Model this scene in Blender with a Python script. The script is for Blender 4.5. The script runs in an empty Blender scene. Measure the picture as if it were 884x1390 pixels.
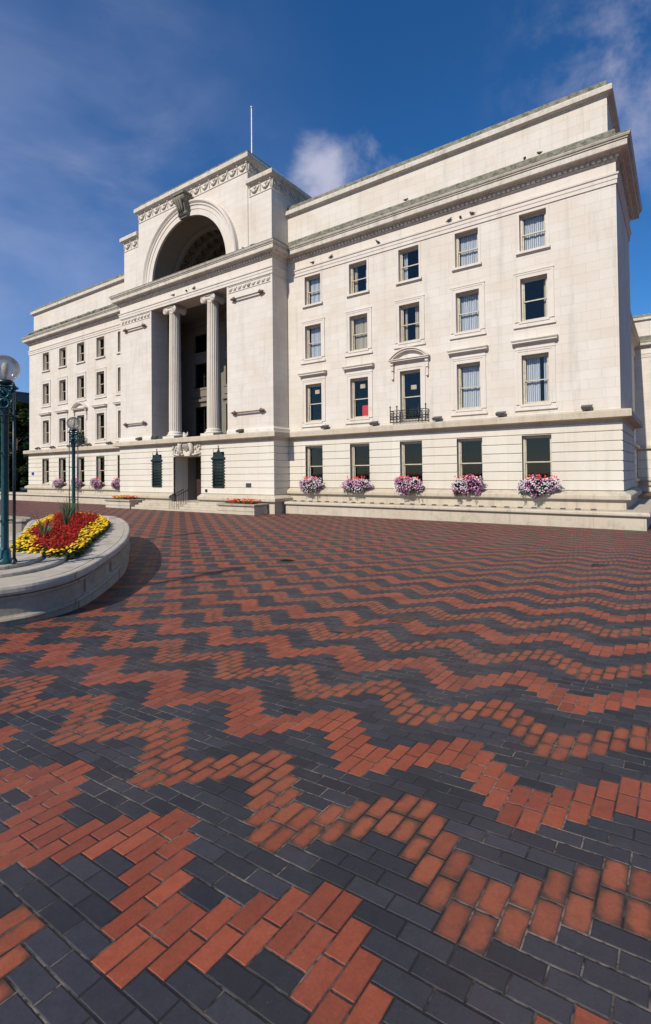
import bpy, math, random
from mathutils import Vector, Matrix, noise
R = math.radians
random.seed(7)
sc = bpy.context.scene
col = sc.collection

# ------------------------------------------------------------------ camera
W_PX, H_PX, F_PX, CY_PX = 884.0, 1390.0, 685.0, 628.37
cam_d = bpy.data.cameras.new('camera'); cam = bpy.data.objects.new('camera', cam_d); col.objects.link(cam)
cam_d.sensor_fit = 'VERTICAL'; cam_d.sensor_height = 36.0; cam_d.sensor_width = 36.0
cam_d.lens = F_PX/H_PX*36.0
cam_d.shift_y = -(H_PX/2-CY_PX)/H_PX
cam_d.clip_start = 0.05; cam_d.clip_end = 3000
pit, rol, yaw = R(1.0735), R(0.6239), R(35.0766)
B = Matrix(((1,0,0),(0,0,1),(0,-1,0)))
Rx = Matrix(((1,0,0),(0,math.cos(pit),-math.sin(pit)),(0,math.sin(pit),math.cos(pit))))
Rz = Matrix(((math.cos(rol),-math.sin(rol),0),(math.sin(rol),math.cos(rol),0),(0,0,1)))
Ry = Matrix(((math.cos(yaw),-math.sin(yaw),0),(math.sin(yaw),math.cos(yaw),0),(0,0,1)))
M3 = Ry @ Rx @ B @ Rz
cx_, cy_, cz_ = M3.col[0], -M3.col[1], -M3.col[2]
mw = Matrix.Identity(4)
for i in range(3):
    mw[i][0], mw[i][1], mw[i][2] = cx_[i], cy_[i], cz_[i]
mw[0][3], mw[1][3], mw[2][3] = 0, 0, 2.6
cam.matrix_world = mw
sc.camera = cam

# ------------------------------------------------------------------ light
SUN_EL, SUN_AZ = R(39.0), R(181.5)           # azimuth measured from +Y towards +X
sd = Vector((math.sin(SUN_AZ)*math.cos(SUN_EL), math.cos(SUN_AZ)*math.cos(SUN_EL), math.sin(SUN_EL)))
sun_d = bpy.data.lights.new('sun', 'SUN'); sun = bpy.data.objects.new('sun', sun_d); col.objects.link(sun)
sun_d.energy = 5.0; sun_d.angle = R(0.53); sun_d.color = (1.0, 0.925, 0.815)
sun.rotation_euler = sd.to_track_quat('Z', 'Y').to_euler()
world = bpy.data.worlds.new('World'); sc.world = world; world.use_nodes = True
wn, wl = world.node_tree.nodes, world.node_tree.links
wn.clear()
w_out = wn.new('ShaderNodeOutputWorld'); w_bg = wn.new('ShaderNodeBackground')
w_sky = wn.new('ShaderNodeTexSky'); w_sky.sky_type = 'NISHITA'; w_sky.sun_disc = False
w_sky.sun_elevation = SUN_EL; w_sky.sun_rotation = SUN_AZ
w_sky.air_density = 1.0; w_sky.dust_density = 0.25; w_sky.ozone_density = 10.0
w_bg.inputs['Strength'].default_value = 0.117
# thin procedural cirrus and a small cumulus, laid out by sky direction
def wnode(t, **k):
    n = wn.new(t)
    for a, b in k.items(): setattr(n, a, b)
    return n
tc = wnode('ShaderNodeTexCoord')
def dirmask(d, r0, r1):
    dv = wnode('ShaderNodeVectorMath', operation='DISTANCE'); dv.inputs[1].default_value = Vector(d).normalized()
    wl.new(tc.outputs['Generated'], dv.inputs[0])
    mr = wnode('ShaderNodeMapRange'); mr.interpolation_type = 'SMOOTHSTEP'
    mr.inputs['From Min'].default_value = r1; mr.inputs['From Max'].default_value = r0
    wl.new(dv.outputs['Value'], mr.inputs['Value'])
    return mr.outputs[0]
def wnoise(scale, detail, rough, sx=1, sy=1, sz=1, rot=(0,0,0), dist=0.0):
    mp = wnode('ShaderNodeMapping'); mp.inputs['Scale'].default_value = (sx, sy, sz); mp.inputs['Rotation'].default_value = rot
    wl.new(tc.outputs['Generated'], mp.inputs[0])
    nz = wnode('ShaderNodeTexNoise'); nz.inputs['Scale'].default_value = scale; nz.inputs['Detail'].default_value = detail
    nz.inputs['Roughness'].default_value = rough; nz.inputs['Distortion'].default_value = dist
    wl.new(mp.outputs[0], nz.inputs[0]); return nz.outputs[0]
def wmath(op, a, b=None, clamp=False):
    n = wnode('ShaderNodeMath', operation=op); n.use_clamp = clamp
    for i, v in enumerate((a, b)):
        if v is None: continue
        if isinstance(v, (int, float)): n.inputs[i].default_value = v
        else: wl.new(v, n.inputs[i])
    return n.outputs[0]
def wramp(v, a, b):
    mr = wnode('ShaderNodeMapRange'); mr.interpolation_type = 'SMOOTHSTEP'
    mr.inputs['From Min'].default_value = a; mr.inputs['From Max'].default_value = b
    wl.new(v, mr.inputs['Value']); return mr.outputs[0]
CLOUDS = []   # filled below: (direction, inner radius, outer radius, noise lo, noise hi, opacity)
hs = wnode('ShaderNodeHueSaturation'); hs.inputs['Saturation'].default_value = 1.13
wl.new(w_sky.outputs['Color'], hs.inputs['Color']); skycol = hs.outputs[0]
def cloud(density, op, tint):
    global skycol
    m = wnode('ShaderNodeMixRGB'); m.inputs['Color2'].default_value = (*tint, 1)
    wl.new(wmath('MULTIPLY', density, op, True), m.inputs['Fac']); wl.new(skycol, m.inputs['Color1'])
    skycol = m.outputs[0]
CL = (5.2, 5.0, 6.0)
puff = wnoise(9, 7, .58, dist=.25); wisp = wnoise(3.2, 8, .62, 1, 1, 2.4, (.5, .5, 0), .5); haze_n = wnoise(1.6, 5, .55, 1, 1, 2.0, (.2, .6, .3), .3)
# slightly deeper blue as through a polarising filter is left to the sky; only clouds are added
def blob(d, r, amp, soft):
    dv = wnode('ShaderNodeVectorMath', operation='DISTANCE'); dv.inputs[1].default_value = Vector(d).normalized()
    wl.new(tc.outputs['Generated'], dv.inputs[0])
    v = wmath('ADD', dv.outputs['Value'], wmath('MULTIPLY', wmath('SUBTRACT', puff, .5), -amp))
    mr = wnode('ShaderNodeMapRange'); mr.interpolation_type = 'SMOOTHSTEP'
    mr.inputs['From Min'].default_value = r; mr.inputs['From Max'].default_value = r-soft
    wl.new(v, mr.inputs['Value']); return mr.outputs[0]
cloud(blob((-.482,.708,.515), .080, .18, .085), .66, (6.3, 6.1, 7.0))
cloud(blob((-.405,.775,.485), .045, .20, .070), .12, (6.0, 5.8, 6.9))
cloud(wmath('MULTIPLY', dirmask((-.02,.83,.56), .02, .26), wramp(puff, .40, .74)), .55, CL)
cloud(wmath('MULTIPLY', dirmask((-.85,.40,.35), .10, .62), wramp(haze_n, .25, .75)), .50, (3.6,4.1,6.3))
cloud(wmath('MULTIPLY', dirmask((-.80,.40,.45), .05, .45), wramp(wisp, .48, .85)), .20, CL)
cloud(wmath('MULTIPLY', dirmask((-.30,.78,.55), .02, .18), wramp(wisp, .55, .85)), .18, CL)
wl.new(skycol, w_bg.inputs['Color']); wl.new(w_bg.outputs[0], w_out.inputs[0])
sc.view_settings.view_transform = 'Standard'; sc.view_settings.look = 'None'
sc.view_settings.exposure = 0.0; sc.view_settings.gamma = 1.0; sc.view_settings.use_curve_mapping = False
sc.render.engine = 'CYCLES'

# ------------------------------------------------------------------ material helpers
class NT:
    def __init__(s, name):
        s.m = bpy.data.materials.new(name); s.m.use_nodes = True
        s.n, s.l = s.m.node_tree.nodes, s.m.node_tree.links
        s.b = s.n['Principled BSDF']; s.out = s.n['Material Output']
        s._pos = None
    def node(s, t, **k):
        x = s.n.new(t)
        for a, b in k.items(): setattr(x, a, b)
        return x
    def put(s, sock, v):
        if isinstance(v, bpy.types.NodeSocket): s.l.new(v, sock)
        elif isinstance(v, (tuple, list)) and sock.type == 'RGBA': sock.default_value = (*v[:3], 1)
        else: sock.default_value = v
    @property
    def pos(s):
        if not s._pos: s._pos = s.node('ShaderNodeNewGeometry').outputs['Position']
        return s._pos
    def math(s, op, a, b=0.0, c=None, clamp=False):
        x = s.node('ShaderNodeMath', operation=op); x.use_clamp = clamp
        s.put(x.inputs[0], a); s.put(x.inputs[1], b)
        if c is not None: s.put(x.inputs[2], c)
        return x.outputs[0]
    def noise(s, scale, detail=4, rough=.55, vec=None, sc3=None, dist=0.0):
        v = vec or s.pos
        if sc3:
            mp = s.node('ShaderNodeMapping'); mp.inputs['Scale'].default_value = sc3; s.l.new(v, mp.inputs[0]); v = mp.outputs[0]
        x = s.node('ShaderNodeTexNoise'); s.l.new(v, x.inputs['Vector'])
        x.inputs['Scale'].default_value = scale; x.inputs['Detail'].default_value = detail
        x.inputs['Roughness'].default_value = rough; x.inputs['Distortion'].default_value = dist
        return x.outputs[0]
    def ramp(s, v, a, b, to0=0.0, to1=1.0):
        x = s.node('ShaderNodeMapRange'); x.interpolation_type = 'SMOOTHSTEP'
        s.put(x.inputs['Value'], v)
        x.inputs['From Min'].default_value = a; x.inputs['From Max'].default_value = b
        x.inputs['To Min'].default_value = to0; x.inputs['To Max'].default_value = to1
        return x.outputs[0]
    def mix(s, f, a, b, mode='MIX'):
        x = s.node('ShaderNodeMixRGB', blend_type=mode)
        s.put(x.inputs['Fac'], f); s.put(x.inputs['Color1'], a); s.put(x.inputs['Color2'], b); return x.outputs[0]
    def bump(s, h, strength=.3, dist=.01):
        x = s.node('ShaderNodeBump'); x.inputs['Strength'].default_value = strength; x.inputs['Distance'].default_value = dist
        s.l.new(h, x.inputs['Height']); s.l.new(x.outputs[0], s.b.inputs['Normal'])
    def done(s, color=None, rough=None, metal=None, spec=None):
        if color is not None: s.put(s.b.inputs['Base Color'], color)
        if rough is not None: s.put(s.b.inputs['Roughness'], rough)
        if metal is not None: s.b.inputs['Metallic'].default_value = metal
        if spec is not None: s.b.inputs['Specular IOR Level'].default_value = spec
        return s.m

def stone_mat(name, base, blocks=True, grime=.25, streak=.25, moss=0.0, zc=.45, bw=1.1, jd=.72):
    t = NT(name)
    sep = t.node('ShaderNodeSeparateXYZ'); t.l.new(t.pos, sep.inputs[0])
    c = t.mix(t.ramp(t.noise(.35, 4, .6), .3, .7), base, tuple(x*y for x, y in zip(base, (.93, .90, .86))))
    c = t.mix(t.ramp(t.noise(38, 3, .7), .25, .8, 0, .35), c, tuple(x*.80 for x in base))
    h = t.noise(55, 4, .7)
    if blocks:
        cx = t.node('ShaderNodeCombineXYZ')
        t.l.new(t.math('ADD', sep.outputs[0], sep.outputs[1]), cx.inputs[0]); t.l.new(sep.outputs[2], cx.inputs[1])
        br = t.node('ShaderNodeTexBrick'); t.l.new(cx.outputs[0], br.inputs['Vector'])
        br.offset = .5; br.squash = 1.0
        br.inputs['Scale'].default_value = 1.0; br.inputs['Brick Width'].default_value = bw; br.inputs['Row Height'].default_value = zc
        br.inputs['Mortar Size'].default_value = .006; br.inputs['Mortar Smooth'].default_value = .3; br.inputs['Bias'].default_value = 0
        br.inputs['Color1'].default_value = (1, 1, 1, 1); br.inputs['Color2'].default_value = (.94, .93, .905, 1); br.inputs['Mortar'].default_value = (jd, jd*.97, jd*.93, 1)
        c = t.mix(1.0, c, br.outputs['Color'], 'MULTIPLY')
        h = t.math('SUBTRACT', t.math('MULTIPLY', h, .25), t.math('MULTIPLY', br.outputs['Fac'], .6))
    # rain streaks and soot patches
    st = t.ramp(t.noise(1.0, 6, .65, sc3=(2.6, 2.6, .22)), .50, .76)
    c = t.mix(t.math('MULTIPLY', st, streak), c, (.20, .185, .15))
    g = t.ramp(t.noise(1.7, 8, .68), .50, .78)
    c = t.mix(t.math('MULTIPLY', g, grime), c, (.17, .155, .12))
    if moss:
        nrm = t.node('ShaderNodeNewGeometry').outputs['Normal']; sn = t.node('ShaderNodeSeparateXYZ'); t.l.new(nrm, sn.inputs[0])
        mo = t.ramp(t.noise(4.2, 8, .72), .40, .66)
        c = t.mix(t.math('MULTIPLY', mo, moss), c, (.085, .088, .06))
        mo2 = t.ramp(t.noise(14, 5, .7), .50, .66)
        c = t.mix(t.math('MULTIPLY', mo2, moss*.8), c, (.16, .15, .09))
    t.bump(h, .35, .01)
    return t.done(c, .88, spec=.25)

STONE = (.65, .602, .532)
M = {}
M['stone'] = stone_mat('pale_limestone', STONE, True, .12, .24)
M['rustic'] = stone_mat('rusticated_limestone', (.665, .625, .535), True, .10, .14, zc=9, bw=1.3, jd=.75)
M['trim'] = stone_mat('limestone_trim', (.64, .59, .52), False, .22, .25)
M['mossy'] = stone_mat('weathered_limestone', (.27, .26, .21), True, .75, .6, moss=1.1, zc=2, bw=1.6, jd=.4)
M['cap'] = stone_mat('sooty_limestone_cap', (.62, .58, .51), True, .38, .5, moss=.22, zc=9, bw=1.8, jd=.45)
M['carved'] = stone_mat('carved_limestone', (.56, .52, .45), False, .5, .35)
M['keystone'] = stone_mat('blackened_limestone', (.22, .215, .18), False, .7, .5, moss=.3)
M['plinth'] = stone_mat('plinth_limestone', (.53, .465, .365), True, .42, .5, moss=.08, zc=9, bw=1.9, jd=.6)
M['inner'] = stone_mat('shade_darkened_limestone', (.21, .192, .165), True, .2, .2)  # same stone as the facade, recess shade put into its base colour
M['planter_stone'] = stone_mat('planter_limestone', (.52, .475, .405), True, .62, .75, moss=.12, zc=9, bw=1.5, jd=.45)
M['vault'] = stone_mat('shade_darkened_vault_stone', (.13, .115, .095), False, .3, .3)  # limestone coloured near black, standing in for deep shade under the arch
def simple(name, c, rough=.5, metal=0, spec=.5, var=.25, sc=6, bump=0, bsc=40):
    t = NT(name)
    n = t.ramp(t.noise(sc, 5, .6), .3, .7)
    cc = t.mix(n, c, tuple(x*(1-var) for x in c))
    if bump: t.bump(t.noise(bsc, 4, .6), bump, .01)
    return t.done(cc, rough, metal, spec)
M['frame'] = simple('cream_sash_paint', (.52, .46, .35), .45)
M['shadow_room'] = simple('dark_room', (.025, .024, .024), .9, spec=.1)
M['lead'] = simple('lead_roof', (.13, .135, .14), .6)
M['iron'] = simple('black_iron', (.018, .022, .022), .45, .3)
M['green_iron'] = simple('dark_green_bronze', (.022, .045, .040), .5, .3, var=.5, sc=12)
M['teal'] = simple('teal_paint', (.012, .085, .10), .32, .0, .6, var=.35, sc=10)
M['teal_dark'] = simple('dark_teal_paint', (.008, .032, .042), .35, .0, .6)
M['bronze'] = simple('brown_bronze', (.17, .10, .06), .55, .4)
M['plaque'] = simple('slate_plaque', (.045, .055, .06), .5)
M['blueplaque'] = simple('blue_plaque', (.02, .05, .22), .4)
M['white_rod'] = simple('white_pole_paint', (.75, .75, .72), .4)
M['planter_wall'] = stone_mat('stained_planter_wall', (.40, .355, .29), True, .75, .95, moss=.25, zc=9, bw=1.5, jd=.4)
M['soil'] = simple('soil', (.035, .024, .016), .95, var=.5, sc=30, bump=.6)
M['door'] = simple('dark_oak_door', (.05, .028, .018), .5)
M['grey_metal'] = simple('grey_metal', (.10, .095, .085), .5, .3)
M['lampglass_dark'] = simple('floodlight_glass', (.05, .05, .05), .15)
M['pigeon'] = simple('pigeon_feathers', (.07, .075, .085), .8, var=.6, sc=30)
M['redseat'] = simple('red_upholstery', (.65, .02, .025), .7)
M['paper'] = simple('paper_notice', (.55, .45, .28), .8)
M['white_stone'] = simple('pale_quartz', (.55, .55, .53), .8, bump=.5)
M['bark'] = simple('bark', (.07, .05, .035), .9, bump=.6)
M['tower_clad'] = simple('dark_tower_cladding', (.07, .085, .11), .5)
M['tower_glass'] = simple('dark_tower_glazing', (.03, .045, .06), .15)
M['drain'] = simple('cast_iron_drain', (.035, .036, .036), .6, .4, var=.5, sc=25, bump=.5)
M['wornbrick'] = simple('rusty_cover', (.12, .055, .028), .8, var=.5, sc=9, bump=.4)
def leafmat(name, a, b, trans=.25, sc=7):
    t = NT(name)
    oi = t.noise(sc, 3, .6)
    c = t.mix(t.ramp(oi, .35, .65), a, b)
    t.done(c, .6, spec=.3)
    tr = t.node('ShaderNodeBsdfTranslucent'); t.put(tr.inputs[0], c)
    mx = t.node('ShaderNodeMixShader'); mx.inputs[0].default_value = trans
    t.l.new(t.b.outputs[0], mx.inputs[1]); t.l.new(tr.outputs[0], mx.inputs[2]); t.l.new(mx.outputs[0], t.out.inputs[0])
    return t.m
M['leaf'] = leafmat('bedding_leaves', (.028, .060, .014), (.055, .10, .022))
M['leaf_dark'] = leafmat('dark_leaves', (.012, .030, .010), (.035, .065, .018), sc=1.2)
M['leaf_yew'] = leafmat('deep_tree_leaves', (.018, .045, .014), (.05, .09, .026), sc=.5)
M['blade'] = leafmat('sword_leaves', (.07, .13, .05), (.12, .19, .08))
M['yellow'] = leafmat('marigold_petals', (.80, .46, .008), (.88, .60, .02), .15, 30)
M['orange'] = leafmat('orange_petals', (.80, .22, .01), (.85, .33, .02), .15, 30)
M['red'] = leafmat('salvia_petals', (.34, .012, .008), (.52, .026, .012), .2, 25)
M['scarlet'] = leafmat('geranium_petals', (.75, .035, .015), (.85, .07, .03), .2, 25)
M['pink'] = leafmat('pink_petals', (.60, .20, .40), (.74, .48, .62), .2, 18)
M['magenta'] = leafmat('magenta_petals', (.42, .06, .27), (.58, .16, .42), .2, 18)
M['palepink'] = leafmat('pale_petals', (.70, .58, .64), (.78, .70, .72), .2, 18)
# window glass: thin pane, part mirror, part clear
def glassmat(name, tint=(.95, .96, .965), mirror=.01):
    t = NT(name)
    tr = t.node('ShaderNodeBsdfTransparent'); t.put(tr.inputs[0], tint)
    gl = t.node('ShaderNodeBsdfGlossy'); gl.inputs['Roughness'].default_value = .02; t.put(gl.inputs[0], (.80, .74, .70))
    fr = t.node('ShaderNodeFresnel'); fr.inputs[0].default_value = 1.36
    f = t.math('ADD', fr.outputs[0], mirror, clamp=True)
    bm = t.node('ShaderNodeBump'); bm.inputs['Strength'].default_value = .05; bm.inputs['Distance'].default_value = .02
    t.l.new(t.noise(1.4, 2, .5), bm.inputs['Height']); t.l.new(bm.outputs[0], gl.inputs['Normal'])
    mx = t.node('ShaderNodeMixShader'); t.l.new(f, mx.inputs[0]); t.l.new(tr.outputs[0], mx.inputs[1]); t.l.new(gl.outputs[0], mx.inputs[2])
    t.l.new(mx.outputs[0], t.out.inputs[0]); return t.m
M['glass'] = glassmat('window_glass')
def globemat():
    t = NT('lamp_globe_glass')
    tr = t.node('ShaderNodeBsdfTransparent'); t.put(tr.inputs[0], (.88, .87, .84))
    gl = t.node('ShaderNodeBsdfGlossy'); gl.inputs['Roughness'].default_value = .06
    df = t.node('ShaderNodeBsdfTranslucent'); t.put(df.inputs[0], (.60, .56, .50))
    fr = t.node('ShaderNodeFresnel'); fr.inputs[0].default_value = 1.5
    m1 = t.node('ShaderNodeMixShader'); m1.inputs[0].default_value = .38; t.l.new(tr.outputs[0], m1.inputs[1]); t.l.new(df.outputs[0], m1.inputs[2])
    m2 = t.node('ShaderNodeMixShader'); t.l.new(t.math('MULTIPLY', fr.outputs[0], .7), m2.inputs[0]); t.l.new(m1.outputs[0], m2.inputs[1]); t.l.new(gl.outputs[0], m2.inputs[2])
    t.l.new(m2.outputs[0], t.out.inputs[0]); return t.m
M['globe'] = globemat()
def curtainmat(name, a, b):
    t = NT(name)
    w = t.node('ShaderNodeTexWave'); w.bands_direction = 'X'; w.inputs['Scale'].default_value = 3.2; w.inputs['Distortion'].default_value = 1.2; w.inputs['Detail'].default_value = 1
    t.l.new(t.pos, w.inputs['Vector'])
    return t.done(t.mix(w.outputs['Fac'], a, b), .9, spec=.1)
M['net'] = curtainmat('net_curtain', (.20, .23, .27), (.58, .61, .64))
M['blind'] = curtainmat('beige_curtain', (.22, .20, .15), (.50, .46, .36))

def brick_mat():
    t = NT('patterned_brick_paving')
    sep = t.node('ShaderNodeSeparateXYZ'); t.l.new(t.pos, sep.inputs[0])
    X, Y = sep.outputs[0], sep.outputs[1]
    wob = t.math('MULTIPLY', t.math('SUBTRACT', t.noise(.9, 2, .5), .5), .10)
    a = t.math('ADD', t.math('MULTIPLY_ADD', Y, 10.0, -26.36+160), wob)
    b = t.math('ADD', t.math('MULTIPLY_ADD', X, 10.0, 18.15+1000), t.math('MULTIPLY', wob, -1.0))
    # triangle wave, one step per brick width
    fb = t.math('FLOOR', b)
    i = t.math('FLOORED_MODULO', fb, 10.0)
    tri = t.math('SUBTRACT', 4.5, t.math('ABSOLUTE', t.math('SUBTRACT', i, 5.5)))
    o = t.math('MINIMUM', t.math('MAXIMUM', tri, 0.0), 4.0)
    A = t.math('SUBTRACT', a, o)
    s16 = t.math('FLOORED_MODULO', A, 16.0)
    s8 = t.math('FLOORED_MODULO', A, 8.0)
    is_light = t.math('LESS_THAN', s8, 4.0)
    is_speck = t.math('GREATER_THAN', s16, 8.0)
    # light bricks: long along Y
    x1 = t.math('FRACT', b); hA = t.math('MULTIPLY', A, .5); y1 = t.math('MULTIPLY', t.math('FRACT', hA), 2.0)
    id1 = t.math('ADD', t.math('MULTIPLY', fb, 7.13), t.math('MULTIPLY', t.math('FLOOR', hA), 3.71))
    # dark bricks: long along X
    fa = t.math('FLOOR', a); par = t.math('FLOORED_MODULO', fa, 2.0)
    hb = t.math('MULTIPLY', t.math('SUBTRACT', b, par), .5)
    x2 = t.math('MULTIPLY', t.math('FRACT', hb), 2.0); y2 = t.math('FRACT', a)
    id2 = t.math('ADD', t.math('MULTIPLY', t.math('FLOOR', hb), 5.37), t.math('MULTIPLY', fa, 9.91))
    def sel(p, q):   # light ? p : q
        return t.math('ADD', q, t.math('MULTIPLY', is_light, t.math('SUBTRACT', p, q)))
    def edge(v, L): return t.math('MINIMUM', v, t.math('SUBTRACT', L, v))
    ex = sel(edge(x1, 1.0), edge(x2, 2.0)); ey = sel(edge(y1, 2.0), edge(y2, 1.0))
    d = t.math('MINIMUM', ex, ey)
    wobd = t.math('ADD', d, t.math('MULTIPLY', t.math('SUBTRACT', t.noise(34, 3, .7), .5), .045))
    idv = sel(id1, id2)
    wn1 = t.node('ShaderNodeTexWhiteNoise', noise_dimensions='1D'); t.l.new(idv, wn1.inputs['W']); rnd = wn1.outputs['Value']
    wn2 = t.node('ShaderNodeTexWhiteNoise', noise_dimensions='1D'); t.l.new(t.math('ADD', idv, 3.3), wn2.inputs['W']); rnd2 = wn2.outputs['Value']
    red = t.mix(rnd, RED_A, RED_B)
    dark = t.mix(rnd, DRK_A, DRK_B)
    # brindled bricks: fired dark round the edge
    dd = t.math('SQRT', t.math('MULTIPLY', t.math('MINIMUM', ex, .5), t.math('MINIMUM', ey, .5)))
    dd = t.math('ADD', dd, t.math('MULTIPLY', t.math('SUBTRACT', t.noise(13, 4, .65), .5), .50))
    dd = t.math('ADD', dd, t.math('MULTIPLY', t.math('SUBTRACT', rnd2, .5), .12))
    rim = t.ramp(dd, .05, .40)
    speck = t.mix(rim, (.075, .038, .024), t.mix(rnd, SPK_A, SPK_B))
    light = t.mix(is_speck, red, speck)
    c = t.mix(is_light, dark, light)
    # surface wear
    n1 = t.noise(70, 5, .75); c = t.mix(t.ramp(n1, .25, .75, 0, .60), c, t.mix(1.0, c, (.55, .55, .56), 'MULTIPLY'))
    c = t.mix(t.ramp(t.noise(16, 4, .7), .35, .7, 0, .40), c, t.mix(1.0, c, (.60, .56, .56), 'MULTIPLY'))
    fleck = t.ramp(t.noise(160, 2, .6), .68, .78); c = t.mix(t.math('MULTIPLY', fleck, .35), c, (.30, .26, .23))
    spots = t.ramp(t.noise(7.5, 2, .5), .74, .78); c = t.mix(t.math('MULTIPLY', spots, .5), c, (.03, .026, .024))
    stn = t.ramp(t.noise(1.3, 7, .7, dist=.6), .56, .72); c = t.mix(t.math('MULTIPLY', stn, .35), c, t.mix(1.0, c, (.45, .42, .42), 'MULTIPLY'))
    big = t.ramp(t.noise(.55, 5, .6), .35, .75); c = t.mix(t.math('MULTIPLY', big, .25), c, (.095, .068, .060))
    dust = t.ramp(t.noise(3.5, 5, .65), .55, .85); c = t.mix(t.math('MULTIPLY', dust, .16), c, (.18, .15, .13))
    # joints: dark gap with bright sand here and there
    sand = t.ramp(t.noise(1.8, 4, .6), .42, .60)
    jc = t.mix(t.math('MULTIPLY', sand, t.ramp(t.noise(25, 2, .6), .3, .6)), (.014, .011, .010), (.20, .162, .125))
    jm = t.ramp(wobd, .022, .046, 1.0, 0.0)
    c = t.mix(jm, c, jc)
    prof = t.ramp(wobd, .02, .085)
    tilt = t.math('MULTIPLY', rnd2, .25)
    hgt = t.math('ADD', t.math('ADD', prof, tilt), t.math('MULTIPLY', t.noise(120, 3, .7), .16))
    t.bump(hgt, .75, .006)
    rg = t.math('ADD', .50, t.math('MULTIPLY', t.noise(6, 3, .6), .28))
    return t.done(c, rg, spec=.36)
RED_A, RED_B = (.25, .054, .025), (.39, .090, .039)
DRK_A, DRK_B = (.018, .020, .027), (.046, .047, .060)
SPK_A, SPK_B = (.29, .070, .031), (.37, .098, .040)
M['paving'] = brick_mat()
M['lawn'] = simple('lawn', (.035, .06, .02), .95, var=.5, sc=2)

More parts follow.
